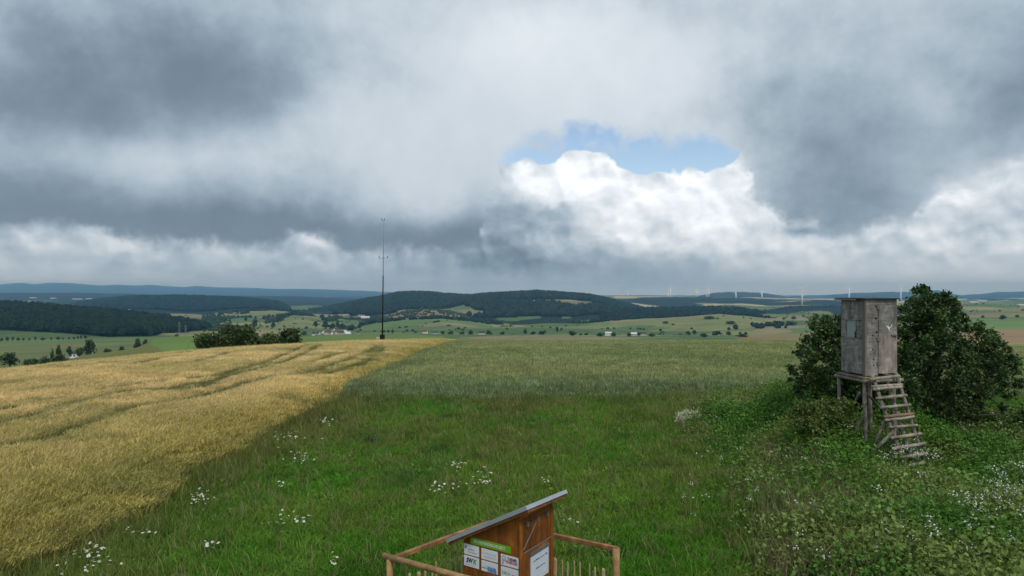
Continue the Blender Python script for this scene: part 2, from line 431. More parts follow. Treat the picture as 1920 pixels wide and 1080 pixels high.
# ------------------------------------------------------------------ the shape of the land
BY = np.array([60, 120, 250, 400, 700, 1000, 1500, 2200, 3000, 4500, 6500, 9000, 13000, 20000, 32000], float)
BU = np.array([-500, 0, 720, 1300, 1900, 2500], float)
BT = np.array([
    [700, 700, 700, 690, 690, 690], [700, 700, 690, 680, 680, 680], [694, 690, 668, 664, 655, 655], [684, 680, 655, 652, 642, 642],
    [664, 660, 641, 641, 621, 621], [640, 638, 635, 636, 606, 604], [626, 625, 624, 628, 593, 590], [612, 612, 609, 613, 584, 582],
    [598, 598, 598, 598, 577, 576], [578, 577, 581, 580, 569, 569], [566, 565, 568, 567, 565, 565], [560, 560, 562, 562, 561, 561],
    [556, 556, 558, 558, 557.5, 557.5], [553, 553, 555, 555, 555, 555], [552, 552, 553.5, 553.5, 553.5, 553.5]], float)
RIDGES = [  # crest (photograph column, row), crest depth, front depth, depth behind, cover
    dict(n='woods', yc=1900, yb=1180, ye=2600, c=[(-900, 570), (-300, 568), (0, 577), (30, 578), (110, 584), (200, 592), (260, 597), (340, 609), (400, 621), (440, 660)], k='forest'),
    dict(n='dark', yc=5000, yb=3700, ye=6200, c=[(60, 600), (150, 571), (200, 564), (240, 560), (330, 558), (400, 560), (460, 563), (520, 569), (560, 590), (600, 610)], k='forest'),
    dict(n='bluewood', yc=9000, yb=7000, ye=11000, c=[(-900, 548), (-200, 550), (0, 549), (150, 549), (250, 551), (400, 554), (560, 556), (640, 560), (700, 575)], k='forest'),
    dict(n='farridge', yc=24000, yb=15000, ye=27000, c=[(-900, 533), (-100, 534), (0, 533), (20, 531.5), (45, 530), (58, 532.5), (68, 533), (85, 530.5), (100, 530), (130, 531), (160, 533), (190, 535),
         (220, 534), (250, 535.5), (280, 534), (320, 537), (345, 538.5), (365, 536.5), (400, 538), (440, 539), (500, 541), (560, 541.5), (620, 543), (680, 545), (740, 548), (800, 552), (900, 556)], k='forest'),
    dict(n='hilla', yc=4600, yb=3100, ye=6000, c=[(520, 612), (550, 594), (580, 586), (620, 579), (660, 570), (690, 564), (720, 559), (745, 553), (770, 551), (810, 552), (835, 555), (880, 557), (940, 560), (1000, 580), (1040, 600)], k='forest'),
    dict(n='hillb', yc=4300, yb=2900, ye=5600, c=[(800, 600), (840, 572), (880, 559), (920, 555), (950, 553), (1010, 550), (1050, 553), (1100, 556), (1130, 562), (1170, 572), (1200, 580), (1235, 600), (1260, 620)], k='forest'),
    dict(n='plateau', yc=6800, yb=5200, ye=9000, c=[(1040, 580), (1100, 558), (1150, 556), (1250, 556), (1350, 557), (1450, 560), (1560, 562), (1700, 566), (1800, 580)], k='fields'),
    dict(n='rightwood', yc=3250, yb=2650, ye=3900, c=[(900, 640), (960, 612), (1020, 602), (1080, 594), (1140, 589), (1200, 585), (1260, 584), (1330, 583), (1390, 585), (1430, 592), (1460, 602), (1500, 630)], k='forest'),
    dict(n='rightwood2', yc=4300, yb=3700, ye=5000, c=[(1400, 620), (1440, 586), (1480, 580), (1520, 579), (1570, 579), (1640, 580), (1700, 600)], k='forest'),
    dict(n='meadowhill', yc=2350, yb=1750, ye=2750, c=[(980, 640), (1040, 620), (1080, 613), (1150, 603), (1230, 599), (1320, 592), (1350, 589.5), (1400, 594), (1440, 602), (1500, 613), (1560, 630)], k='meadow'),
    dict(n='farhill1', yc=12000, yb=9500, ye=14000, c=[(1270, 570), (1300, 557), (1340, 549), (1380, 547), (1430, 549), (1470, 556), (1500, 565)], k='forest'),
    dict(n='farhill2', yc=15000, yb=11000, ye=18000, c=[(1440, 570), (1500, 556), (1540, 554), (1580, 552), (1600, 549), (1660, 547.5), (1700, 548), (1735, 544), (1760, 544.5), (1780, 550), (1800, 553.5), (1820, 552), (1840, 551), (1870, 547.5), (1920, 546.5), (2100, 545), (2500, 548)], k='forest'),
    dict(n='scrubhill', yc=3000, yb=2500, ye=3500, c=[(640, 625), (690, 598), (730, 592), (760, 586), (800, 581), (830, 583), (860, 588), (890, 598), (940, 620)], k='heath'),
    dict(n='greenhill', yc=2300, yb=1800, ye=2700, c=[(620, 640), (660, 616), (700, 608), (760, 601), (830, 598), (880, 603), (930, 611), (1000, 630)], k='green'),
    dict(n='villagehill', yc=2700, yb=2100, ye=3200, c=[(380, 640), (440, 606), (480, 601), (520, 596), (550, 592), (575, 594), (600, 599), (680, 602), (720, 612), (760, 640)], k='meadow'),
    dict(n='knolla', yc=1750, yb=1450, ye=2000, c=[(1180, 645), (1240, 629), (1320, 622), (1400, 618), (1480, 616), (1560, 620), (1640, 645)], k='meadow'),
    dict(n='knollb', yc=3600, yb=3000, ye=4000, c=[(1470, 620), (1540, 597), (1620, 589), (1720, 590), (1800, 598), (1860, 615)], k='meadow'),
    dict(n='knollc', yc=3400, yb=2900, ye=3700, c=[(330, 610), (370, 596), (420, 587), (470, 583.5), (520, 583), (560, 587), (600, 604)], k='meadow'),
    dict(n='knolld', yc=2300, yb=1700, ye=2800, c=[(1730, 620), (1800, 600), (1860, 593), (1940, 591), (2100, 590), (2300, 600), (2500, 600)], k='green'),
    dict(n='strip', yc=150, yb=112, ye=190, c=[(480, 690), (560, 634), (620, 629.5), (700, 628.5), (780, 629.5), (830, 634), (860, 650), (900, 690)], k='strip'),
    dict(n='leftfield', yc=240, yb=170, ye=300, c=[(180, 720), (250, 672), (285, 640), (320, 634), (366, 632), (420, 634), (480, 645), (520, 680)], k='bright'),
    dict(n='olive', yc=215, yb=150, ye=260, c=[(60, 720), (140, 678), (170, 670), (230, 661), (290, 654), (330, 656), (380, 680)], k='olive'),
]
RK = [r['k'] for r in RIDGES]
RN = [r['n'] for r in RIDGES]


def bank(X, Y):
    ed = 3.9 + (Y - 10.4) * 0.13 + (fbm(X * 0.4, Y * 0.4, 3, 2) - 0.5) * 1.6
    return smooth(-0.3, 2.2, X - ed) * smooth(27.5, 23.5, Y + 0 * X)


def land(X, Y, want=False):
    X, Y = np.asarray(X, float), np.asarray(Y, float)
    Rr = np.hypot(X, Y)
    Yd = np.maximum(np.maximum(Y, Rr * 0.65), 1.0)
    u = np.clip(960 + F * X / Yd, -500, 2500)
    ly = np.log(np.clip(Yd, 60, 32000))
    # base sheet
    iy = np.clip(np.searchsorted(np.log(BY), ly) - 1, 0, len(BY) - 2)
    ty = (ly - np.log(BY)[iy]) / (np.log(BY)[iy + 1] - np.log(BY)[iy])
    iu = np.clip(np.searchsorted(BU, u) - 1, 0, len(BU) - 2)
    tu = (u - BU[iu]) / (BU[iu + 1] - BU[iu]); tu = tu * tu * (3 - 2 * tu)
    g = lambda a, b: BT[a, b]
    yb = (g(iy, iu) * (1 - tu) + g(iy, iu + 1) * tu) * (1 - ty) + (g(iy + 1, iu) * (1 - tu) + g(iy + 1, iu + 1) * tu) * ty
    z = CH - (yb - 540) / F * Yd
    z = z + (fbm(X / 520, Y / 520, 11, 3) - 0.52) * np.clip((Yd - 500) / 1200, 0, 1) * np.clip(Yd * 0.024, 0, 75)
    win = np.full(z.shape, -1)
    for i, r in enumerate(RIDGES):
        c = np.array(r['c'], float)
        yc = np.interp(u, c[:, 0], c[:, 1])
        rough = (fbm(u / (60.0 if r['yc'] < 8000 else 22.0), ly * (9 if r['yc'] < 8000 else 3), 31 + i, 3) - 0.5) * (2.2 if r['yc'] < 8000 else 1.8)
        zc = CH - (yc + rough - 540) / F * r['yc']
        yf, zf0 = r['yb'], CH - (np.interp(np.log(r['yb']), np.log(BY), np.arange(len(BY))) * 0)
        t = np.where(Yd <= r['yc'], (Yd - r['yb']) / (r['yc'] - r['yb']), (r['ye'] - Yd) / (r['ye'] - r['yc']))
        s = np.sin(np.clip(t, 0, 1) * np.pi / 2) ** np.where(Yd <= r['yc'], 1.15, 0.8)
        zr = np.where((t > 0) & (u > c[0, 0]) & (u < c[-1, 0]) | (t > 0) & (c[0, 0] <= -900) & (u < c[-1, 0]) | (t > 0) & (c[-1, 0] >= 2500) & (u > c[0, 0]), z + (zc - z) * s, -1e9)
        w = zr > z + 0.01
        win = np.where(w, i, win); z = np.maximum(z, zr)
    zl = -0.0018 * np.maximum(0, -X - 6) ** 2 - 0.0009 * np.maximum(0, Y - 28) ** 2 - 0.0005 * np.maximum(0, X - 14) ** 2
    zl = np.maximum(zl, -14) + (fbm(X * 0.22, Y * 0.22, 5, 2) - 0.5) * 0.16 + 0.30 * bank(X, Y)
    t = smooth(88, 120, Yd)
    z2 = zl * (1 - t) + z * t
    win = np.where(t < 0.5, -2, win)
    if want: return z2, win, u, Yd
    return z2


def gz(x, y): return float(land(np.array([x]), np.array([y]))[0])


def ground_hit(u, y, lift=0.0, near=4.0, far=90.0):
    """first point of the near ground seen at a photograph pixel"""
    Y = np.linspace(near, far, 1500)
    X = (u - 960) / F * Y
    g = land(X, Y) + lift
    ray = CH - (y - 540) / F * Y
    k = np.argmax(ray <= g)
    if ray[k] > g[k]: k = len(Y) - 1
    return X[k], Y[k], g[k] - lift


# ---- cover of the near land
def barley_edge(Y):  # X of the line between barley and meadow / green corn
    return np.interp(Y, [0, 10.8, 13.4, 19.4, 29.6, 37.5, 56, 90], [-7.6, -7.5, -7.35, -7.4, -6.7, -6.2, -5.6, -5.0])


TRAM = [[(585, 644), (522, 667), (487, 680), (450, 689), (400, 700), (375, 702), (320, 709), (270, 713), (212, 721), (100, 738), (0, 752)],
        [(603, 644), (560, 665), (520, 679), (470, 692), (430, 700), (390, 711), (330, 720), (290, 728)],
        [(712, 647), (687, 659), (637, 677), (607, 687), (575, 695), (520, 702), (467, 710), (432, 721), (375, 738), (310, 748), (244, 760), (204, 774), (143, 795), (81, 815), (0, 833)],
        [(727, 649), (706, 660), (690, 672), (660, 684), (640, 690), (600, 699)],
        [(403, 713), (367, 723), (285, 724), (228, 727), (204, 736), (155, 746), (81, 766), (41, 778), (0, 789)], [(120, 741), (81, 746), (24, 758), (0, 763)],
        [(440, 656), (407, 665), (350, 680), (300, 684)], [(340, 664), (300, 671), (250, 682), (190, 690)], [(300, 671), (240, 680), (180, 688), (110, 694)],
        [(655, 658), (620, 665), (580, 676)], [(200, 774), (170, 790), (120, 800)]]


def tramdist(X, Y):
    d = np.full(X.shape, 99.0)
    for ln in TRAM:
        P = [ground_hit(u, y, 0.7) for u, y in ln]
        for a, b in zip(P[:-1], P[1:]):
            ax, ay, bx, by = a[0], a[1], b[0], b[1]
            dx, dy = bx - ax, by - ay
            L = dx * dx + dy * dy + 1e-9
            t = np.clip(((X - ax) * dx + (Y - ay) * dy) / L, 0, 1)
            d = np.minimum(d, np.hypot(X - ax - t * dx, Y - ay - t * dy))
    return d


def lerp(a, b, t): return np.asarray(a) * (1 - t[:, None]) + np.asarray(b) * t[:, None]


# ---- near ground sheet
gx = np.arange(-132, 132.1, 0.8); gy = np.arange(-60, 112.1, 0.8)
GX, GY = np.meshgrid(gx, gy); fx, fy = GX.ravel(), GY.ravel()
gzv = land(fx, fy)
n = fbm(fx * 0.3, fy * 0.3, 2)
inb = smooth(0.3, -0.3, fx - barley_edge(fy)); ing = smooth(25.8, 26.6, fy) * (1 - inb)
c = lerp((0.045, 0.085, 0.018), (0.075, 0.095, 0.03), n)
c = c * (1 - inb[:, None]) + inb[:, None] * lerp((0.20, 0.15, 0.05), (0.16, 0.14, 0.045), n)
c = c * (1 - ing[:, None]) + ing[:, None] * lerp((0.08, 0.10, 0.05), (0.10, 0.11, 0.05), n)


def gridfaces(nr, nc, wrap=False):
    i = np.arange(nr - 1)[:, None] * nc; j = np.arange(nc if wrap else nc - 1)[None, :]
    k = (j + 1) % nc
    return np.stack([i + j, i + k, i + nc + k, i + nc + j], -1).reshape(-1, 4)


o = link('ground', npmesh('ground', np.c_[fx, fy, gzv], [gridfaces(len(gy), len(gx))], M_GROUND, True, c))
tag(o, 'soil of the hilltop under meadow and corn', 'ground', kind='structure')

# ---- far land: one sheet all round, fine in front
us = np.arange(-500, 2501, 4.0)
th = np.arctan((us - 960) / F)
back = np.linspace(th[-1], th[0] + 2 * math.pi, 70)[1:-1]
TH = np.concatenate([th, back])
rows = np.exp(np.concatenate([np.linspace(math.log(92), math.log(330), 60), np.linspace(math.log(330), math.log(1000), 50)[1:], np.linspace(math.log(1000), math.log(6500), 190)[1:], np.linspace(math.log(6500), math.log(31500), 70)[1:]]))
cc = np.maximum(np.cos(TH), 0.65)
TT, YY = np.meshgrid(TH, rows)
RR = YY / cc[None, :]
fx, fy = (RR * np.sin(TT)).ravel(), (RR * np.cos(TT)).ravel()
tz, win, tu, tY = land(fx, fy, True)
tz = tz - 0.35 * (tY < 112)
ty_px = 540 + (CH - tz) / tY * F
# field mosaic
PAL = np.array([(0.10, 0.165, 0.045), (0.13, 0.20, 0.06), (0.20, 0.21, 0.085), (0.27, 0.24, 0.115), (0.085, 0.14, 0.045), (0.16, 0.19, 0.075), (0.115, 0.17, 0.06), (0.22, 0.19, 0.10)])
FOREST = np.array((0.017, 0.033, 0.017))


def cells(x, y, size, seed, jit=0.9):
    X, Y = x / size, y / size
    ix, iy = np.floor(X).astype(np.int64), np.floor(Y).astype(np.int64)
    b1 = np.full(X.shape, 9.0); b2 = b1.copy(); idv = np.zeros(X.shape)
    for dx in (-1, 0, 1):
        for dy in (-1, 0, 1):
            cx, cy = ix + dx, iy + dy
            qx = cx + 0.5 + (hash2(cx, cy, seed) - 0.5) * jit; qy = cy + 0.5 + (hash2(cx, cy, seed + 1) - 0.5) * jit
            d = np.abs(X - qx) + np.abs(Y - qy) * 0.9
            better = d < b1
            b2 = np.where(better, b1, np.minimum(b2, d)); idv = np.where(better, hash2(cx, cy, seed + 2), idv); b1 = np.where(better, d, b1)
    return idv, b2 - b1


rx, ry = fx * 0.88 + fy * 0.47, -fx * 0.47 + fy * 0.88
size = 260.0
cid, cedge = cells(rx * 0.8, ry, size, 40)
cid2, _ = cells(rx * 0.8, ry, 620.0, 60)
tcol = PAL[(cid * 7.99).astype(int)]
nn = fbm(fx / 90, fy / 90, 21, 4)
big = fbm(fx / 900, fy / 900, 70, 3)
pale = ((tY > 5200) & (tu > 1150))
tcol = np.where((pale & (cid > 0.55))[:, None], np.array((0.42, 0.38, 0.24)), tcol)
tcol = tcol * (0.85 + 0.3 * nn)[:, None]
# scattered woods on the plain
woodn = (big > 0.56) & (tY > 2600) & ~((tu > 1700) & (tY < 9000))
woodn |= (cid2 < np.where(tu < 760, 0.80, 0.22)) & (tY > 3500)
kind = np.array(RK + ['none', 'near'])[np.where(win == -2, len(RK) + 1, np.where(win == -1, len(RK), win))]
name_of = np.array(RN + ['none', 'near'])[np.where(win == -2, len(RK) + 1, np.where(win == -1, len(RK), win))]
clear = (fbm(fx / 330, fy / 330, 90, 3) > 0.58) & np.isin(name_of, ['hilla', 'hillb']) & (ty_px > 556)
forest = ((kind == 'forest') & ~clear) | (woodn & np.isin(kind, ['none', 'fields']))
tcol = np.where(forest[:, None], FOREST * (0.75 + 0.5 * nn)[:, None], tcol)


def setk(k, a, b, mask=None):
    global tcol
    m = kind == k if mask is None else mask
    tcol = np.where(m[:, None], lerp(a, b, np.clip(nn * 1.4 - 0.2, 0, 1)), tcol)


setk('meadow', (0.15, 0.20, 0.07), (0.22, 0.235, 0.095))
mm = (kind == 'meadow') & (tu > 1000)
setk('', (0.27, 0.23, 0.13), (0.22, 0.21, 0.10), mm & (cid > 0.72))
setk('', (0.16, 0.20, 0.07), (0.22, 0.22, 0.09), (kind == 'meadow') & (tu < 1000) & (cid > 0.6))
setk('heath', (0.18, 0.17, 0.085), (0.24, 0.18, 0.11))
setk('green', (0.105, 0.185, 0.055), (0.13, 0.20, 0.07))
setk('strip', (0.12, 0.20, 0.06), (0.16, 0.22, 0.08))
setk('bright', (0.12, 0.21, 0.055), (0.14, 0.22, 0.06))
setk('olive', (0.13, 0.15, 0.045), (0.16, 0.16, 0.06))
lf = (tu < 420) & (kind == 'none') & (tY < 1200)
setk('', (0.11, 0.17, 0.055), (0.17, 0.18, 0.07), lf & (ty_px > 643))
setk('', (0.12, 0.20, 0.07), (0.10, 0.165, 0.055), lf & (ty_px <= 643))
rf = (tu > 1650) & (kind == 'none')
setk('', (0.27, 0.19, 0.10), (0.31, 0.21, 0.12), rf & (ty_px > 617) & (ty_px < 645) & (tY < 900))
setk('', (0.15, 0.25, 0.08), (0.12, 0.20, 0.07), rf & (ty_px <= 617) & (ty_px > 598) & (tY < 1500))
setk('', (0.22, 0.26, 0.07), (0.17, 0.22, 0.06), rf & (ty_px >= 645) & (tY < 900))
mid = (kind == 'none') & (tu > 560) & (tu < 1650) & (tY < 1900)
setk('', (0.10, 0.17, 0.06), (0.14, 0.20, 0.075), mid)
cid3, _ = cells(rx * 0.5, ry * 1.3, 150.0, 140)
setk('', (0.075, 0.14, 0.045), (0.09, 0.15, 0.055), mid & (cid3 > 0.7))
setk('', (0.19, 0.20, 0.09), (0.23, 0.21, 0.11), mid & (cid3 < 0.22))
setk('', (0.20, 0.20, 0.10), (0.25, 0.22, 0.12), np.isin(kind, ['meadow', 'green']) & (cid3 < 0.16))
setk('', (0.09, 0.15, 0.05), (0.11, 0.16, 0.06), np.isin(kind, ['meadow', 'green']) & (cid3 > 0.8))
setk('', (0.20, 0.20, 0.075), (0.26, 0.19, 0.09), mid & (tu > 1380) & (tY < 1300))
forest_n = np.isin(kind, ['forest']) & (name_of == 'woods') & (ty_px > np.interp(tu, [0, 120, 200, 280, 340, 420], [619, 625, 632, 631, 625, 613]))
setk('', (0.11, 0.17, 0.06), (0.09, 0.14, 0.05), forest_n)
gl = tcol @ np.array((0.3, 0.6, 0.1))
tcol = (tcol * 0.78 + gl[:, None] * 0.05) * np.array((1.0, 0.97, 0.92))
fresh = np.where(~forest, 1.12, 1.0); tcol = tcol * fresh[:, None]
o = link('hills', npmesh('hills', np.c_[fx, fy, tz], [gridfaces(len(rows), len(TH), True)], M_TERRAIN, True, tcol))
tag(o, 'rolling farmland and wooded ridges reaching to the horizon', 'hills', kind='structure')
HZ_LO, HZ_HI = float(tz.min()), float(tz.max())

# ------------------------------------------------------------------ scatter: one object that holds its own plants and their places
_sc = {}


def scatter_tree():
    if 'g' in _sc: return _sc['g']
    g = bpy.data.node_groups.new('scatter_plants', 'GeometryNodeTree')
    g.interface.new_socket('Geometry', in_out='INPUT', socket_type='NodeSocketGeometry')
    g.interface.new_socket('Geometry', in_out='OUTPUT', socket_type='NodeSocketGeometry')
    N = g.nodes; L = g.links
    i, o = N.new('NodeGroupInput'), N.new('NodeGroupOutput')

    def attr(name, t):
        a = N.new('GeometryNodeInputNamedAttribute'); a.data_type = t; a.inputs['Name'].default_value = name
        return a.outputs[0]
    s = N.new('GeometryNodeSeparateGeometry'); s.domain = 'POINT'
    L.new(i.outputs[0], s.inputs[0]); L.new(attr('is_place', 'BOOLEAN'), s.inputs['Selection'])
    mp = N.new('GeometryNodeMeshToPoints'); L.new(s.outputs[0], mp.inputs[0])
    sp = N.new('GeometryNodeSplitToInstances'); sp.domain = 'POINT'
    L.new(s.outputs[1], sp.inputs[0]); L.new(attr('kind_id', 'INT'), sp.inputs['Group ID'])
    ip = N.new('GeometryNodeInstanceOnPoints')
    L.new(mp.outputs[0], ip.inputs['Points']); L.new(sp.outputs[0], ip.inputs['Instance'])
    ip.inputs['Pick Instance'].default_value = True
    L.new(attr('kind_id', 'INT'), ip.inputs['Instance Index'])
    er = N.new('FunctionNodeEulerToRotation'); L.new(attr('turn', 'FLOAT_VECTOR'), er.inputs[0])
    L.new(er.outputs[0], ip.inputs['Rotation']); L.new(attr('grow', 'FLOAT_VECTOR'), ip.inputs['Scale'])
    L.new(ip.outputs[0], o.inputs[0])
    _sc['g'] = g
    return g


def scatter(name, protos, mats, P, pick, turn, grow, tintv):
    """protos: list of (V, faces list, shade per vertex, material index per face)"""
    Vs, Fs, sh, kid, mi = [], [], [], [], []
    b = 0
    for k, (V, fl, s, m) in enumerate(protos):
        Vs.append(V); sh.append(s); kid.append(np.full(len(V), k))
        for f in fl: Fs.append(f + b)
        mi.append(m); b += len(V)
    npl = len(P)
    V = np.concatenate(Vs + [P]).astype(np.float32)
    me = npmesh(name, V, Fs, mats, False, None, np.concatenate(mi))
    z = b
    setattr_(me, 'is_place', 'BOOLEAN', np.r_[np.zeros(z, bool), np.ones(npl, bool)])
    setattr_(me, 'kind_id', 'INT', np.r_[np.concatenate(kid), pick])
    setattr_(me, 'shade', 'FLOAT', np.r_[np.concatenate(sh), np.ones(npl)])
    setattr_(me, 'turn', 'FLOAT_VECTOR', np.r_[np.zeros((z, 3)), turn])
    setattr_(me, 'grow', 'FLOAT_VECTOR', np.r_[np.ones((z, 3)), grow])
    setattr_(me, 'tint', 'FLOAT_COLOR', np.c_[np.r_[np.ones((z, 3)), tintv], np.ones(z + npl)])
    o = link(name, me)
    md = o.modifiers.new('scatter', 'NODES'); md.node_group = scatter_tree()
    return o


def p_tuft(nb, rad, h, w, lean, wind=(0, 0), ear=0.0, var=0.3, h0=0.0, curve=0.5):
    """a tuft of tapering blades; ear > 0 widens the upper part"""
    V, Q, T, S = [], [], [], []
    for i in range(nb):
        a = random.uniform(0, 6.283); r = rad * math.sqrt(random.random())
        bx, by = r * math.cos(a), r * math.sin(a)
        hh = h * random.uniform(0.7, 1.15)
        la = random.uniform(0, 6.283); ll = lean * random.uniform(0.2, 1)
        lx, ly = (math.cos(la) * ll + wind[0]) * hh, (math.sin(la) * ll + wind[1]) * hh
        fa = random.uniform(0, 3.1416); wx, wy = math.cos(fa) * w / 2, math.sin(fa) * w / 2
        k = 1 + ear
        b = len(V)
        m = 0.55
        V += [(bx - wx, by - wy, h0), (bx + wx, by + wy, h0),
              (bx + lx * m * curve - wx * k * 0.8, by + ly * m * curve - wy * k * 0.8, h0 + hh * m), (bx + lx * m * curve + wx * k * 0.8, by + ly * m * curve + wy * k * 0.8, h0 + hh * m),
              (bx + lx, by + ly, h0 + hh * (1 - 0.25 * ll))]
        Q.append((b, b + 1, b + 3, b + 2)); T.append((b + 2, b + 3, b + 4))
        S += [random.uniform(1 - var, 1 + var)] * 5
    return np.array(V), [np.array(Q), np.array(T)], np.array(S), np.zeros(len(Q) + len(T), int)


def p_leaves(nl, rad, size, up=0.5, flat=0.7, var=0.3, mi=0, z0=0.0):
    V, Q, S = [], [], []
    for i in range(nl):
        c = Vector((random.gauss(0, 1), random.gauss(0, 1), random.gauss(0, flat))) * rad * 0.55 + Vector((0, 0, z0))
        nrm = Vector((random.gauss(0, 1), random.gauss(0, 1), random.gauss(0, 0.6) + up)).normalized()
        a = nrm.orthogonal().normalized(); a.rotate(Matrix.Rotation(random.uniform(0, 6.28), 3, nrm)); b = nrm.cross(a)
        s = size * random.uniform(0.6, 1.25)
        k = len(V)
        V += [c - a * s * .5, c + b * s * .32 + nrm * s * .06, c + a * s * .55, c - b * s * .32 + nrm * s * .06]
        Q.append((k, k + 1, k + 2, k + 3)); S += [random.uniform(1 - var, 1 + var)] * 4
    return np.array([tuple(v) for v in V]), [np.array(Q)], np.array(S), np.full(len(Q), mi)


def p_join(*ps):
    V, Fs, S, M, b = [], [], [], [], 0
    for (v, f, s, m) in ps:
        V.append(v); Fs += [x + b for x in f]; S.append(s); M.append(m); b += len(v)
    return np.concatenate(V), Fs, np.concatenate(S), np.concatenate(M)


def turns(n, tilt=0.12, zr=6.283, z0=0.0):
    return np.c_[rng.normal(0, tilt, n), rng.normal(0, tilt, n), z0 + rng.uniform(-zr / 2, zr / 2, n)]


def sample_frame(n, u0, u1, y0, y1, power=2.0):
    """random ground places in the view wedge, even over the ground when power = 2"""
    t = rng.random(n)
    Y = (y0 ** power + t * (y1 ** power - y0 ** power)) ** (1 / power)
    u = rng.uniform(u0, u1, n)
    return (u - 960) / F * Y, Y


# ---- barley
X, Y = sample_frame(130000, -200, 900, 8.0, 80, 1.75)
e = barley_edge(Y) + (fbm(X * 0.8, Y * 0.8, 8, 2) - 0.5) * 0.9
k = X < e
X, Y, e = X[k], Y[k], e[k]
td = tramdist(X, Y)
n1 = fbm(X * 0.16 + Y * 0.05, Y * 0.30, 51, 4); n2 = fbm(X * 0.9, Y * 1.5, 52, 3)
wv = fbm((X * 0.55 + Y * 0.84) * 1.1, (X * 0.84 - Y * 0.55) * 0.28, 53, 3)     # wind combing along the slope
bord = smooth(3.5, 0.0, e - X)
nearb = smooth(26, 12, Y)
col = lerp((0.76, 0.585, 0.265), (0.60, 0.485, 0.20), smooth(0.35, 0.65, n1))
col = col * (0.62 + 0.46 * wv + 0.30 * n2)[:, None]
col = col * (1 - (0.5 * bord)[:, None]) + (0.5 * bord)[:, None] * np.array((0.46, 0.375, 0.06))
col = col * (1 - (0.7 * nearb)[:, None]) + (0.7 * nearb)[:, None] * np.array((0.41, 0.365, 0.10))
gp = smooth(0.56, 0.72, fbm(X * 0.25, Y * 0.5, 57, 3)) * 0.4
tr = smooth(0.55, 0.24, td + (n2 - 0.5) * 0.32) * (0.5 + 0.5 * smooth(0.25, 0.45, fbm(X * 0.35, Y * 0.35, 58, 2)))
col = col * (1 - gp[:, None]) + gp[:, None] * np.array((0.20, 0.22, 0.07))
col = col * (1 - (tr * 0.9)[:, None]) + (tr * 0.9)[:, None] * np.array((0.15, 0.175, 0.05))
col = col * rng.uniform(0.8, 1.2, len(X))[:, None]
fade = smooth(0.0, 1.4, e - X)
sz = rng.uniform(0.85, 1.1, len(X)) * (1 - 0.13 * tr) * (0.92 + 0.16 * n1) * (0.55 + 0.45 * fade) * (0.9 + 0.25 * wv)
protos = [p_join(p_tuft(8, 0.22, 0.72, 0.02, 0.12, (0.08, 0.04), 0.3, 0.2, 0.0, 0.35), p_tuft(34, 0.25, 0.14, 0.011, 0.9, (0.3, 0.15), 0.8, 0.32, 0.56, 0.5)) for _ in range(6)]
P = np.c_[X, Y, land(X, Y) - 0.03]
o = scatter('barley_crop', protos, [M_BLADE], P, rng.integers(0, 6, len(X)), turns(len(X), 0.07, 1.3), np.c_[1 + Y * 0.006, 1 + Y * 0.006, sz], col)
tag(o, 'ripening golden barley field with green wheel tracks', 'barley field', kind='stuff')

# ---- green corn behind the meadow
X, Y = sample_frame(120000, 560, 2200, 25.9, 84, 1.6)
e = barley_edge(Y) + (fbm(X * 0.8, Y * 0.8, 8, 2) - 0.5) * 0.9
front = 26.3 + (fbm(X * 0.5, Y * 0 + 3, 9, 2) - 0.5) * 0.8
k = (X > e) & (Y > front) & ~((X > 9) & (Y < 24))
X, Y, e, front = X[k], Y[k], e[k], front[k]
n1 = fbm(X * 0.12, Y * 0.25, 61, 4); n2 = fbm(X * 1.2, Y * 1.2, 62, 2)
col = lerp((0.26, 0.31, 0.125), (0.325, 0.35, 0.15), smooth(0.35, 0.65, n1))
fb = smooth(4.5, 0.5, Y - front)
col = col * (1 - (fb * 0.6)[:, None]) + (fb * 0.6)[:, None] * np.array((0.20, 0.29, 0.15))
lb = smooth(2.5, 0, X - e)
col = col * (1 - (lb * 0.3)[:, None]) + (lb * 0.3)[:, None] * np.array((0.12, 0.17, 0.07))
col = col * (0.8 + 0.4 * n2)[:, None] * rng.uniform(0.8, 1.25, len(X))[:, None]
hi = rng.random(len(X)) < 0.16 * (1 - fb)
col[hi] *= np.array((1.45, 1.35, 1.2))
protos = [p_join(p_tuft(9, 0.22, 0.66, 0.018, 0.14, (0.05, 0.02), 0.3, 0.25, 0.0, 0.5), p_tuft(18, 0.24, 0.2, 0.012, 0.45, (0.1, 0.04), 0.8, 0.3, 0.48, 0.5)) for _ in range(6)]
o = scatter('wheat_crop', protos, [M_BLADE], np.c_[X, Y, land(X, Y) - 0.03], rng.integers(0, 6, len(X)), turns(len(X), 0.06),
            np.c_[1 + Y * 0.006, 1 + Y * 0.006, rng.uniform(0.82, 1.1, len(X)) * (0.93 + 0.15 * n1) * (0.5 + 0.5 * smooth(0.0, 1.8, Y - front))], col)
tag(o, 'grey green unripe corn field beyond the meadow', 'corn field', kind='stuff')

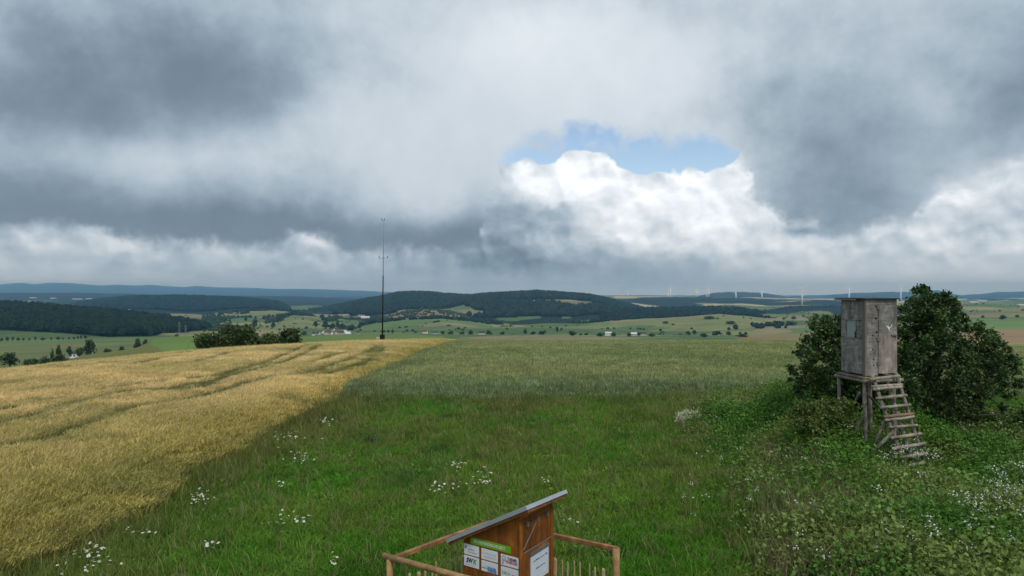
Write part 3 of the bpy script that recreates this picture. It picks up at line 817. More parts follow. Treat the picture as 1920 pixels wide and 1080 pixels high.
# ---- meadow grass
X, Y = sample_frame(60000, -250, 2200, 6.5, 27.2, 1.9)
e = barley_edge(Y) - 0.5
bk = bank(X, Y)
k = (X > e) & (rng.random(len(X)) > bk * 0.9)
X, Y, e, bk = X[k], Y[k], e[k], bk[k]
n1 = fbm(X * 0.45, Y * 0.45, 71, 4); n2 = fbm(X * 0.16, Y * 0.16, 72, 3); n3 = fbm(X * 1.6, Y * 1.6, 73, 2)
col = lerp((0.086, 0.25, 0.016), (0.16, 0.268, 0.036), smooth(0.3, 0.7, n1))
ol = smooth(0.50, 0.70, n2) * 0.8
col = col * (1 - ol[:, None]) + ol[:, None] * np.array((0.17, 0.20, 0.042))
lb = smooth(3.6, 0.2, X - e) * (0.6 + 0.45 * n1)
col = col * (1 - lb[:, None]) + lb[:, None] * np.array((0.175, 0.18, 0.05))
rb = smooth(25.2, 26.0, Y) * smooth(-7.5, -5, X) * 0.4
col = col * (1 - rb[:, None]) + rb[:, None] * np.array((0.25, 0.25, 0.10))
right = smooth(2.5, 5.5, X) * 0.3
col = col * (1 - right[:, None]) + right[:, None] * np.array((0.15, 0.19, 0.04))
dk = smooth(0.42, 0.2, n3) * 0.35
col = col * (1 - dk)[:, None] * rng.uniform(0.75, 1.25, len(X))[:, None]
straw = rng.random(len(X)) < 0.07
col[straw] = np.array((0.27, 0.24, 0.10)) * rng.uniform(0.7, 1.2, (straw.sum(), 1))
for (u, y, w, d_) in [(692, 830, 1.0, 0.5), (830, 850, .7, .4), (770, 905, 1.0, 0.5), (1190, 880, .7, .5), (1165, 765, .7, .6)]:
    hx, hy, _ = ground_hit(u, y)
    q = np.exp(-((X - hx) ** 2 + (Y - hy) ** 2 * 0.6) / (0.5 * w * w)) * d_
    col = col * (1 - q[:, None]) + q[:, None] * np.array((0.05, 0.10, 0.03))
hsc = rng.uniform(0.65, 1.15, len(X)) * (0.65 + 0.55 * n1 + 0.55 * lb + 0.25 * right + 0.6 * rb)
protos = [p_tuft(20, 0.15, 0.21, 0.011, 0.75, (0.03, 0), 0.0, 0.3, 0.0, 0.35) for _ in range(6)] + [p_tuft(9, 0.12, 0.36, 0.008, 0.4, (0.05, 0), 0.2, 0.25, 0.0, 0.4) for _ in range(2)] + [p_leaves(9, 0.13, 0.085, 1.2, 0.3, 0.3, 0, 0.08) for _ in range(2)]
pk = np.where(rng.random(len(X)) < 0.06 + 0.3 * lb + 0.5 * rb, rng.integers(6, 8, len(X)), rng.integers(0, 6, len(X)))
pk = np.where(rng.random(len(X)) < 0.10 * smooth(0.4, 0.65, fbm(X * 0.35, Y * 0.35, 77, 2)), rng.integers(8, 10, len(X)), pk)
pk = np.where(straw, rng.integers(6, 8, len(X)), pk)
o = scatter('meadow_grass', protos, [M_BLADE], np.c_[X, Y, land(X, Y) - 0.01], pk, turns(len(X), 0.1), np.c_[1 + Y * 0.02, 1 + Y * 0.02, hsc * (1.0 + Y * 0.008) * (1 - 0.6 * np.exp(-((X - 9.1) ** 2 / 1.6 + (Y - 14.6) ** 2 / 2.6)))], col)
tag(o, 'short green meadow grass with straw coloured stalks', 'grass', kind='stuff')

# ---- weeds and brambles on the bank
X, Y = sample_frame(40000, 1180, 2150, 7.5, 27, 2.0)
bk = bank(X, Y)
stand = (np.abs(X - 8.7) < 1.0) & (np.abs(Y - 16.1) < 1.0)
k = (rng.random(len(X)) < bk * 1.1) & ~((X > 12) & (Y > 19.5)) & (rng.random(len(X)) > 0.5 * stand)
X, Y, bk = X[k], Y[k], bk[k]
n1 = fbm(X * 0.5, Y * 0.5, 81, 3); n2 = fbm(X * 0.3, Y * 0.3, 82, 3); n3 = fbm(X * 0.9, Y * 0.9, 83, 2)
tread = np.exp(-((X - 9.1) ** 2 / 1.6 + (Y - 14.6) ** 2 / 2.6))
hgt = (0.22 + (1.0 + 0.5 * smooth(13, 16, Y)) * np.clip(n1 - 0.22, 0, 1)) * bk * (1 - 0.85 * tread)
zz = land(X, Y) + hgt * np.sqrt(rng.random(len(X)))
grassy = smooth(0.52, 0.68, n2) * 0.30 + 0.07
isg = rng.random(len(X)) < grassy
col = lerp((0.095, 0.22, 0.030), (0.18, 0.25, 0.06), smooth(0.35, 0.65, n3)) * rng.uniform(0.7, 1.3, len(X))[:, None]
gcol = lerp((0.20, 0.23, 0.07), (0.28, 0.225, 0.13), smooth(0.4, 0.65, fbm(X * 0.7, Y * 0.7, 85, 2))) * rng.uniform(0.7, 1.25, len(X))[:, None]
col = np.where(isg[:, None], gcol, col)
protos = [p_leaves(26, 0.26, 0.07, 0.8, 0.5, 0.35) for _ in range(5)] + [p_tuft(14, 0.16, 0.42, 0.010, 0.5, (0.04, 0), 0.3, 0.3, 0, 0.4) for _ in range(3)]
pk = np.where(isg, rng.integers(5, 8, len(X)), rng.integers(0, 5, len(X)))
zz = np.where(isg, land(X, Y) + hgt * 0.3, zz)
o = scatter('bramble_and_weeds', protos, [M_BLADE], np.c_[X, Y, zz], pk, turns(len(X), 0.25), rng.uniform(0.75, 1.3, len(X))[:, None] * np.c_[np.ones(len(X)), np.ones(len(X)), 1 - 0.7 * tread], col)
tag(o, 'tangle of brambles, weeds and brown grass on the bank below the hunting stand', 'weeds', kind='stuff')

# white umbels and bramble blossom among the weeds
X, Y = [], []
for (u0, u1, y0, y1, nfl) in [(1840, 1925, 890, 985, 34), (1790, 1925, 1000, 1078, 14), (1650, 1790, 1000, 1078, 14), (1500, 1600, 840, 890, 18), (1650, 1760, 878, 900, 30), (1790, 1870, 985, 1005, 20),
                              (1850, 1925, 960, 1000, 25), (1440, 1900, 900, 1075, 18), (1780, 1880, 795, 815, 22), (1280, 1500, 790, 1000, 25)]:
    for _ in range(nfl):
        hx, hy, _z = ground_hit(random.uniform(u0, u1), random.uniform(y0, y1), 0.4)
        X.append(hx); Y.append(hy)
X, Y = np.array(X), np.array(Y)


def p_umbel(h):
    s = p_tuft(2, 0.02, h, 0.012, 0.1, var=0.2)
    l = p_leaves(8, 0.075, 0.032, 1.2, 0.5, 0.1, 1, h)
    return p_join(s, l)


protos = [p_umbel(0.55), p_umbel(0.7), p_umbel(0.45), p_umbel(0.6)]
n1 = fbm(X * 0.5, Y * 0.5, 81, 3)
hgt = (0.22 + 1.0 * np.clip(n1 - 0.22, 0, 1)) * bank(X, Y)
m_um = mat_tint('umbel_petals', True, 0.6, 0.2)
o = scatter('umbel_blossom', protos, [M_BLADE, mat_plain('bramble_petal', (0.66, 0.66, 0.58), 0.6, 0, 0.1)], np.c_[X, Y, land(X, Y) + np.maximum(hgt - 0.35, 0)], rng.integers(0, 4, len(X)), turns(len(X), 0.15),
            np.repeat(rng.uniform(0.7, 1.15, len(X))[:, None], 3, 1), np.tile((0.10, 0.15, 0.04), (len(X), 1)))
tag(o, 'small white blossom heads standing above the bank weeds', 'blossom', kind='stuff')

# ------------------------------------------------------------------ leafy bushes and trees


def leafmesh(name, C, size, tintv, up=0.35, flat=1.0):
    n = len(C)
    nr = rng.normal(0, 1, (n, 3)); nr[:, 2] = nr[:, 2] * flat * 0.7 + up * 1.5
    nr /= np.linalg.norm(nr, axis=1)[:, None]
    t = rng.normal(0, 1, (n, 3)); a = np.cross(nr, t); a /= np.linalg.norm(a, axis=1)[:, None]; b = np.cross(nr, a)
    s = (size * rng.uniform(0.6, 1.3, n))[:, None]
    V = np.stack([C - a * s * .5, C + b * s * .33 + nr * s * .06, C + a * s * .55, C - b * s * .33 + nr * s * .06], 1).reshape(-1, 3)
    return npmesh(name, V, [np.arange(4 * n).reshape(-1, 4)], M_LEAF, False, np.repeat(tintv, 4, 0))


def clump_cloud(cent, rad, per, soft=False):
    C = np.repeat(cent, per, 0); r = np.repeat(rad, per)
    d = rng.normal(0, 1, C.shape); d /= np.linalg.norm(d, axis=1)[:, None]
    return C + d * (r * np.abs(rng.normal(0, 0.62, len(C))) if soft else r * np.sqrt(rng.random(len(C))) ** 0.8)[:, None] * np.array((1, 1, 0.85)), np.repeat(np.arange(len(cent)), per)


def limbs(name, parent, base, targets, r0, mat=None):
    mb = MB()
    base = Vector(base)
    for tpt in targets:
        tpt = Vector(tpt)
        m1 = base.lerp(tpt, 0.35) + Vector((random.uniform(-.1, .1), random.uniform(-.1, .1), 0.15)) * (tpt - base).length
        mb.tube([base, m1, tpt], [r0, r0 * 0.6, r0 * 0.15], 6, 0.1)
    return mb.build(name, mat or M_BARK, parent, True)


def inpoly(u, y, poly):
    p = np.array(poly, float); inside = np.zeros(u.shape, bool)
    for (x1, y1), (x2, y2) in zip(p, np.roll(p, -1, 0)):
        c = (y1 > y) != (y2 > y)
        inside ^= c & (u < (x2 - x1) * (y - y1) / (y2 - y1 + 1e-12) + x1)
    return inside


def edgedist(u, y, poly):
    p = np.array(poly, float); d = np.full(u.shape, 1e9)
    for (x1, y1), (x2, y2) in zip(p, np.roll(p, -1, 0)):
        dx, dy = x2 - x1, y2 - y1
        t = np.clip(((u - x1) * dx + (y - y1) * dy) / (dx * dx + dy * dy), 0, 1)
        d = np.minimum(d, np.hypot(u - x1 - t * dx, y - y1 - t * dy))
    return d


def outline_bush(name, label, cat, poly, Yc, depth, ncl, per, clr, lsize, c1, c2, base_px, nlimb=10, r0=0.09, extra=None, group=None):
    """a bush whose outline follows the photograph and which has real depth"""
    p = np.array(poly, float)
    u = rng.uniform(p[:, 0].min(), p[:, 0].max(), ncl * 16); y = rng.uniform(p[:, 1].min(), p[:, 1].max(), ncl * 16)
    k = inpoly(u, y, poly) & (edgedist(u, y, poly) > 0.45 * clr * F / Yc); u, y = u[k][:ncl], y[k][:ncl]
    ed = edgedist(u, y, poly); lim = max(ed.max(), 1)
    thick = np.sqrt(np.clip(ed / lim, 0.02, 1)) * depth
    Yv = Yc + rng.uniform(-1, 1, len(u)) * thick
    cent = np.c_[(u - 960) / F * Yv, Yv, CH - (y - 540) / F * Yv]
    if extra is not None:
        pe = np.array(poly, float); q = np.roll(pe, -1, 0); extra = list(extra)
        cx, cy = pe.mean(0)
        for _ in range(90):
            i = random.randrange(len(pe)); t_ = random.random(); a_ = pe[i] * (1 - t_) + q[i] * t_
            dv = a_ - np.array((cx, cy)); dv /= np.linalg.norm(dv)
            a_ = a_ + dv * random.uniform(-4, 14)
            if a_[1] < 790: extra.append(tuple(a_))
        ex = np.array([tuple(px(a, b, Yc + random.uniform(-.5, .5) * depth)) for a, b in extra]); cent = np.r_[cent, ex]
    rad = clr * rng.uniform(0.6, 1.25, len(cent))
    if extra is not None: rad[-len(extra):] *= rng.uniform(0.35, 0.75, len(extra))
    C, ci = clump_cloud(cent, rad, per, True)
    tn = lerp(c1, c2, rng.random(len(cent)))[ci] * rng.uniform(0.7, 1.3, len(C))[:, None]
    gzv = land(C[:, 0], C[:, 1])
    k = C[:, 2] > gzv + 0.05
    C, tn = C[k], tn[k]
    bx, by = (base_px - 960) / F * Yc, Yc
    root = empty(name, (bx, by, gz(bx, by)))
    off = np.array(root.location)
    link('crown', leafmesh('crown', C - off, np.full(len(C), lsize), tn), root)
    pick = random.sample(range(len(cent)), min(nlimb, len(cent)))
    limbs('trunk', root, (0, 0, -0.05), [Vector(cent[i]) - root.location for i in pick], r0)
    return tag(root, label, cat, group)


MAIN = [(1484, 706), (1500, 668), (1520, 640), (1535, 622), (1522, 598), (1548, 594), (1570, 610), (1600, 585), (1640, 590), (1690, 590), (1704, 578), (1712, 548), (1732, 545), (1762, 556), (1785, 572),
        (1796, 592), (1818, 612), (1850, 622), (1868, 640), (1882, 662), (1908, 682), (1902, 712), (1890, 745), (1868, 775), (1830, 800), (1780, 815), (1745, 826), (1690, 832), (1640, 820), (1620, 770), (1560, 748), (1510, 735)]
outline_bush('oak_bush', 'large dark green leafy bush growing behind the wooden hunting stand', 'bush', MAIN, 18.9, 1.9, 680, 125, 0.235, 0.085, (0.020, 0.052, 0.011), (0.080, 0.142, 0.030), 1720, 46, 0.10,
             extra=[(1716, 546), (1722, 541), (1734, 547), (1745, 556), (1757, 558), (1772, 562), (1784, 566), (1792, 580), (1490, 700), (1482, 712), (1496, 660), (1527, 596), (1525, 605), (1575, 598), (1860, 625), (1872, 640), (1890, 655), (1906, 676), (1898, 700), (1903, 720),
                    (1880, 765), (1845, 795), (1556, 602), (1505, 722), (1808, 600), (1826, 616), (1840, 618), (1838, 608), (1500, 738), (1530, 742)])
outline_bush('edge_bush', 'dark leafy bush cut off by the right picture edge', 'bush', [(1884, 798), (1900, 770), (1918, 752), (1960, 740), (2010, 760), (2020, 830), (1960, 850), (1912, 832), (1890, 815)], 17.5, 0.8, 60, 100, 0.2, 0.09,
             (0.03, 0.075, 0.015), (0.055, 0.11, 0.025), 1950, 8, 0.06)
outline_bush('bramble_bush', 'yellow green bramble bush growing beside the legs of the hunting stand', 'bush', [(1470, 800), (1478, 770), (1500, 752), (1540, 742), (1580, 742), (1604, 752), (1606, 800), (1604, 850), (1560, 850), (1500, 838)], 15.9, 0.55, 130, 95, 0.17, 0.065,
             (0.07, 0.12, 0.02), (0.13, 0.17, 0.03), 1540, 10, 0.03)
outline_bush('hawthorn_shrub', 'low rambling green shrub at the near edge of the corn', 'bush', [(1300, 815), (1310, 782), (1350, 765), (1420, 758), (1470, 760), (1490, 790), (1470, 830), (1400, 845), (1330, 840)], 21.5, 0.9, 70, 80, 0.22, 0.08,
             (0.06, 0.10, 0.03), (0.12, 0.14, 0.05), 1400, 10, 0.03)
outline_bush('mugwort_thicket', 'tall olive brown weed thicket under the big bush', 'weeds', [(1745, 880), (1752, 845), (1780, 825), (1830, 808), (1900, 800), (1960, 810), (1960, 890), (1870, 892), (1800, 892)], 16.2, 0.7, 110, 90, 0.2, 0.06,
             (0.045, 0.065, 0.018), (0.085, 0.09, 0.03), 1840, 24, 0.012)
outline_bush('elder_shrub', 'small shrub covered in cream blossom at the meadow edge', 'shrub', [(1262, 802), (1268, 778), (1284, 766), (1306, 768), (1322, 782), (1318, 804), (1292, 808)], 21.8, 0.4, 60, 80, 0.14, 0.045,
             (0.50, 0.50, 0.33), (0.68, 0.67, 0.46), 1292, 6, 0.02)
outline_bush('dock_clump', 'dark green weed clump standing alone in the short meadow', 'weeds', [(672, 838), (676, 826), (690, 818), (706, 822), (714, 834), (708, 842), (688, 844)], 19.2, 0.3, 30, 50, 0.09, 0.06,
             (0.04, 0.07, 0.025), (0.07, 0.095, 0.04), 692, 5, 0.012)
outline_bush('field_bush', 'big rounded dark bush at the far edge of the barley', 'bush', [(360, 660), (362, 636), (372, 627), (395, 624), (420, 614), (440, 609), (462, 610), (482, 622), (492, 636), (494, 660), (430, 668)], 96, 3.2, 150, 60, 0.95, 0.42,
             (0.03, 0.06, 0.015), (0.075, 0.11, 0.025), 430, 14, 0.25)
outline_bush('field_bush', 'smaller rounded bush beyond the barley, next to the big bush', 'bush', [(520, 650), (521, 632), (530, 620), (540, 616), (555, 620), (564, 632), (566, 648)], 99, 2.0, 60, 60, 0.7, 0.38,
             (0.025, 0.05, 0.015), (0.05, 0.08, 0.02), 542, 8, 0.2)
outline_bush('low_scrub', 'low light green scrub between the two bushes beyond the barley', 'bush', [(488, 655), (490, 630), (505, 623), (522, 624), (530, 650)], 101, 1.6, 40, 50, 0.6, 0.36,
             (0.06, 0.10, 0.02), (0.085, 0.13, 0.03), 506, 6, 0.15)

# ---- generic far trees: three crowns shared
TREES = []
for kx in range(4):
    ncl = 26
    d = rng.normal(0, 1, (ncl, 3)); d /= np.linalg.norm(d, axis=1)[:, None]
    cent = d * (rng.random(ncl) ** 0.4)[:, None] * np.array((0.33, 0.33, 0.34)) + np.array((0, 0, 0.58))
    if kx == 2: cent[:, 2] = cent[:, 2] * 0.8 + 0.0
    if kx == 3: cent[:, :2] *= (1.25 - cent[:, 2])[:, None] * 1.1
    C, ci = clump_cloud(cent, np.full(ncl, 0.17), 26)
    tn = lerp((0.022, 0.05, 0.015), (0.05, 0.085, 0.025), rng.random(ncl))[ci] * rng.uniform(0.75, 1.25, len(C))[:, None]
    k = C[:, 2] > 0.02
    cm = leafmesh('crown', C[k], np.full(k.sum(), 0.10), tn[k])
    mb = MB(); mb.tube([(0, 0, -0.05), (0.01, 0, 0.3), (0, 0.01, 0.6)], [0.035, 0.026, 0.01], 6, 0.1)
    for i in range(5): mb.tube([(0, 0, 0.3), tuple(cent[i] * 0.9)], [0.016, 0.005], 4)
    TREES.append((cm, mb.mesh('trunk', M_BARK)))


def far_y(u, y, near, far):
    """depth at which the far land is seen at a photograph pixel"""
    Yv = np.exp(np.linspace(math.log(near), math.log(far), 900)); Xv = (u - 960) / F * Yv
    yy = 540 + (CH - land(Xv, Yv)) / Yv * F
    return float(Yv[np.argmin(np.abs(yy - y))])


def tree(name, label, cat, u, Yd, w_px, h_px, kind=None, group=None, base_y=None):
    X0 = (u - 960) / F * Yd
    z0 = gz(X0, Yd)
    if base_y is not None: h_px = max(h_px, 540 + (CH - z0) / Yd * F - (base_y - h_px))
    w, h = w_px / F * Yd, h_px / F * Yd
    root = empty(name, (X0, Yd, z0), (0, 0, random.uniform(0, 6.28)))
    cm, tm = TREES[random.randrange(4) if kind is None else kind]
    for n_, me in (('crown', cm), ('trunk', tm)):
        o = link(n_, me, root); o.scale = (w * 1.05, w * 1.05, h * (1.03 if cat == 'tree' else 1.25)); o.location.z = 0 if cat == 'tree' else -0.24 * h
    return tag(root, label, cat, group)


ORD = ['first', 'second', 'third', 'fourth', 'fifth', 'sixth', 'seventh', 'eighth', 'ninth', 'tenth', 'eleventh', 'twelfth', 'thirteenth', 'fourteenth', 'fifteenth', 'sixteenth', 'seventeenth', 'eighteenth', 'nineteenth', 'twentieth']
row = [(3, 7, 9), (14, 8, 10), (24, 7, 9), (34, 7, 9), (44, 6, 7), (55, 6, 7), (66, 6, 8), (80, 12, 6), (96, 5, 6), (109, 9, 7), (118, 4, 5), (129, 5, 6), (139, 6, 7), (146, 5, 7), (152, 6, 8), (160, 9, 7)]
for i, (u, w, h) in enumerate(row):
    Yd = far_y(u, 641 - i * 0.35, 600, 1200)
    tree('roadside_tree', ORD[i] + ' small tree from the left in the roadside row below the wood', 'tree', u, Yd, w, h, None, 'trees in the roadside row below the wood')
for (u, y, Yd, w, h, lab) in [
    (18, 690, 280, 44, 28, 'broad dark bush at the left picture edge behind the barley'), (58, 690, 285, 34, 20, 'low bush just right of the broad bush at the left edge'),
    (84, 688, 290, 30, 20, 'low dark bush, second one along the barley edge hedge'), (112, 686, 290, 40, 22, 'spreading dark bush below the small white house'),
    (98, 672, 330, 8, 20, 'thin tall tree standing before the small white house'), (110, 672, 335, 14, 26, 'slender tree between the thin tree and the white house'),
    (130, 682, 440, 14, 26, 'tree hiding the near wall of the small white house'), (149, 682, 445, 16, 28, 'dark tree touching the right end of the small white house'),
    (167, 674, 400, 30, 38, 'tall broad tree beside the small white house'), (203, 668, 420, 24, 15, 'round bush alone in the pasture, nearer the white house'), (228, 664, 440, 18, 15, 'round bush alone in the pasture, farther from the white house'),
    (259, 656, 400, 20, 17, 'bushy tree at the edge of the bright green slope'), (277, 658, 405, 17, 20, 'rounded dark tree against the bright green slope'), (270, 668, 330, 20, 13, 'low bush under the pair of trees by the bright green slope'),
    (258, 640, 640, 16, 7, 'small hedge bush above the pair of trees by the bright slope'), (272, 641, 650, 12, 6, 'tiny hedge bush above the bright green slope'),
    (728, 630, 1250, 7, 8, 'small tree just right of the mast, nearer to it'), (736, 630, 1250, 8, 9, 'small tree just right of the mast, farther from it'),
    (624, 616, 1750, 10, 14, 'dark tree behind the village roofs, first of the tall group'), (633, 615, 1760, 11, 15, 'dark tree behind the village roofs, middle of the tall group'), (642, 616, 1750, 10, 13, 'dark tree behind the village roofs, last of the tall group'),
    (592, 624, 1600, 14, 14, 'dark tree at the near end of the village'), (570, 630, 1300, 14, 9, 'bushy tree left of the village'), (657, 622, 1600, 16, 10, 'low tree at the far end of the village'), (512, 612, 1700, 12, 9, 'small wood edge tree above the barley bushes'),
    (478, 607, 2200, 16, 10, 'round dark copse on the slope left of the village'), (523, 604, 2300, 14, 13, 'dark copse on the slope above the village'),
    (830, 626, 1400, 12, 6, 'small bush right of the white farm'), (846, 627, 1400, 12, 7, 'second small bush right of the white farm'), (866, 628, 1380, 14, 9, 'dark round tree before the corn horizon, left of the cottage'), (882, 627, 1390, 14, 8, 'dark tree touching the left side of the cottage'),
    (916, 628, 1390, 12, 9, 'dark tree touching the right side of the cottage'), (942, 627, 1420, 14, 6, 'flat bush right of the cottage'), (985, 624, 1500, 10, 8, 'small tree in the valley right of the cottage'), (1000, 634, 1200, 16, 7, 'low dark bush on the corn horizon'),
    (1016, 634, 1200, 18, 8, 'wide dark bush on the corn horizon'), (1045, 622, 1600, 7, 9, 'lone small tree in the valley meadow'), (1073, 634, 1150, 22, 9, 'rounded dark thicket on the corn horizon'), (1125, 635, 1100, 20, 8, 'dark thicket left of the long barn'),
    (1150, 635, 1100, 16, 8, 'dark thicket right of the long barn'), (1180, 635, 1100, 12, 7, 'dark bush before the pale shed'), (1198, 635, 1100, 10, 8, 'dark bush right of the pale shed'), (1222, 636, 1100, 16, 7, 'low dark bush before the meadow hill'), (1290, 632, 1250, 14, 8, 'small tree before the meadow hill foot'),
    (1302, 632, 1250, 12, 10, 'taller tree before the meadow hill foot'), (1320, 637, 1050, 22, 8, 'wide low thicket on the corn horizon before the meadow hill'), (1345, 632, 1300, 26, 9, 'broad dark tree group at the meadow hill foot'), (1366, 633, 1280, 14, 8, 'round tree at the end of the broad tree group'),
    (1388, 631, 1300, 8, 8, 'small dark pointed tree right of the meadow hill foot'), (1398, 631, 1300, 8, 9, 'twin dark pointed tree right of the meadow hill foot'), (1392, 638, 1000, 30, 7, 'long low hedge on the corn horizon near the hunting stand bush'),
    (1493, 646, 300, 13, 7, 'small round bush on the corn horizon next to the big bush'), (1515, 645, 320, 18, 11, 'pale green bush partly behind the big bush'), (1880, 606, 1300, 18, 10, 'dark round tree on the green slope at the far right'),
    (1370, 612, 1950, 26, 6, 'dark hedge climbing the meadow hill'), (1330, 604, 2150, 30, 6, 'dark copse near the top of the meadow hill'), (1248, 608, 2050, 16, 5, 'small copse on the left flank of the meadow hill'), (1262, 612, 1950, 8, 4, 'tiny bush on the left flank of the meadow hill'),
    (1470, 606, 2300, 8, 6, 'tree beside the hedges left of the hunting stand'), (1488, 606, 2300, 12, 7, 'tree group left of the hunting stand'), (1455, 615, 2000, 16, 7, 'low wood below the tree group left of the hunting stand'), (1485, 619, 1900, 24, 8, 'dark thicket nearest the hunting stand bush in the valley'),
]:
    tree('tree' if h > w * 0.7 else 'bush', lab, 'tree' if h > w * 0.7 else 'bush', u, Yd, w, h, None, 'trees and bushes in the valley', base_y=y)

# ---- woods as masses


def p_treeblob(conif=False):
    import itertools
    V = [(0, 0, 1.0)]; rings = [(0.22, 0.86), (0.42, 0.60), (0.45, 0.32), (0.22, 0.06)] if not conif else [(0.12, 0.75), (0.24, 0.45), (0.34, 0.12), (0.1, 0.02)]
    ns = 6
    for i, (r, z) in enumerate(rings):
        for k_ in range(ns):
            a = 6.283 * (k_ + 0.5 * i) / ns
            rr = r * random.uniform(0.75, 1.25)
            V.append((rr * math.cos(a), rr * math.sin(a), z + random.uniform(-.06, .06)))
    T = [(0, 1 + k_, 1 + (k_ + 1) % ns) for k_ in range(ns)]; Q = []
    for i in range(len(rings) - 1):
        b = 1 + i * ns
        for k_ in range(ns): Q.append((b + k_, b + ns + k_, b + ns + (k_ + 1) % ns, b + (k_ + 1) % ns))
    return np.array(V), [np.array(T), np.array(Q)], np.ones(len(V)), np.zeros(len(T) + len(Q), int)


WOODP = [p_treeblob() for _ in range(4)] + [p_treeblob(True)]


def wood(name, label, u0, u1, y0, y1, n, hgt, rad, accept, c1=(0.012, 0.025, 0.013), c2=(0.026, 0.046, 0.02), con=0.1):
    t = rng.random(n); Yv = np.sqrt(y0 ** 2 + t * (y1 ** 2 - y0 ** 2)); u = rng.uniform(u0, u1, n)
    Xv = (u - 960) / F * Yv
    z, w, uu, yd = land(Xv, Yv, True)
    k = accept(Xv, Yv, w, u, 540 + (CH - z) / Yv * F)
    Xv, Yv, z = Xv[k], Yv[k], z[k]
    if len(Xv) == 0: return
    g = rng.uniform(0.7, 1.25, len(Xv))
    col = lerp(c1, c2, fbm(Xv / 40, Yv / 40, 5, 3)) * rng.uniform(0.65, 1.35, len(Xv))[:, None]
    pk = np.where(rng.random(len(Xv)) < con, 4, rng.integers(0, 4, len(Xv)))
    o = scatter(name, WOODP, [M_WOODMASS], np.c_[Xv, Yv, z - 0.5], pk, turns(len(Xv), 0.03), np.c_[g * rad, g * rad, g * hgt * rng.uniform(0.85, 1.1, len(Xv))], col)
    return tag(o, label, 'wood', kind='stuff')


def on(nm, clearing=False):
    i = RN.index(nm)
    if clearing: return lambda X, Y, w, u, y: (w == i) & ~((fbm(X / 330, Y / 330, 90, 3) > 0.58) & (y > 556))
    return lambda X, Y, w, u, y: w == i


wood('wood', 'dark forest covering the near hillside at the left', -450, 440, 1190, 2000, 13000, 19, 15, lambda X, Y, w, u, y: (w == RN.index('woods')) & (y < np.interp(u, [0, 120, 200, 280, 340, 420], [618, 624, 631, 630, 624, 612])), (0.009, 0.019, 0.011), (0.02, 0.036, 0.016), 0.25)
wood('wood', 'dark blue wooded ridge behind the near forest at the left', 60, 600, 3900, 5300, 6000, 22, 34, on('dark'), (0.010, 0.02, 0.014), (0.02, 0.034, 0.02))
wood('wood', 'forest on the hill behind the mast', 520, 1040, 3250, 4900, 9000, 21, 26, on('hilla', True))
wood('wood', 'forest on the broad hill in the middle distance', 800, 1260, 3000, 4600, 9000, 21, 25, on('hillb', True))
wood('wood', 'band of forest behind the meadow hill', 900, 1500, 2700, 3500, 7000, 19, 20, on('rightwood'), (0.010, 0.021, 0.012), (0.021, 0.037, 0.018))
wood('wood', 'band of forest behind the hunting stand roof', 1400, 1700, 3800, 4600, 3000, 19, 26, on('rightwood2'), (0.011, 0.022, 0.014), (0.021, 0.038, 0.02))


def hedge(X, Y, w, u, y):
    rx, ry = X * 0.88 + Y * 0.47, -X * 0.47 + Y * 0.88
    _, ed = cells(rx * 0.8, ry, 260.0, 40)
    nm = np.array(RN + ['none', 'near'])[np.where(w == -2, len(RN) + 1, np.where(w == -1, len(RN), w))]
    return (ed < 0.016) & (fbm(X / 200, Y / 200, 33, 2) > 0.46) & np.isin(nm, ['none', 'meadowhill', 'villagehill', 'scrubhill', 'plateau', 'greenhill'])


wood('hedgerows', 'scrubby hedgerows between the fields of the valley', -300, 2200, 1250, 4500, 110000, 5.5, 8, hedge, (0.025, 0.05, 0.02), (0.05, 0.08, 0.03), 0)
wood('scrub', 'bushes dotted over the brownish hill right of the mast', 680, 900, 2550, 3100, 1200, 8, 11, lambda X, Y, w, u, y: (w == RN.index('scrubhill')) & (fbm(X / 60, Y / 60, 77, 3) > 0.5), (0.03, 0.05, 0.02), (0.06, 0.08, 0.03), 0)
wood('scrub', 'dark thickets in the hollow left of the village', 380, 700, 1700, 3400, 6000, 13, 15, lambda X, Y, w, u, y: (fbm(X / 120, Y / 120, 78, 3) > 0.60) & (u < 470 + 0.0 * y) | ((fbm(X / 90, Y / 90, 79, 3) > 0.66) & (w == RN.index('villagehill'))), (0.02, 0.04, 0.02), (0.04, 0.07, 0.03), 0.1)

FRONT = [i for i, n_ in enumerate(RN) if n_ in ('knolla', 'knollb', 'knollc', 'knolld', 'meadowhill', 'greenhill', 'villagehill')]
YCS = np.array([r['yc'] for r in RIDGES] + [1e9, 1e9], float)


def lee(X, Y, w, u, y):
    q = Y / YCS[np.where(w < 0, len(RN), w)]
    return np.isin(w, FRONT) & (q > 1.015) & (q < 1.10) & (fbm(X / 260, Y / 260, 91, 2) > 0.44)


wood('wood', 'strips of wood in the hollows behind the valley hills', 300, 2100, 1600, 4200, 42000, 12, 13, lee, (0.012, 0.026, 0.014), (0.028, 0.048, 0.022), 0.1)

# ------------------------------------------------------------------ far buildings


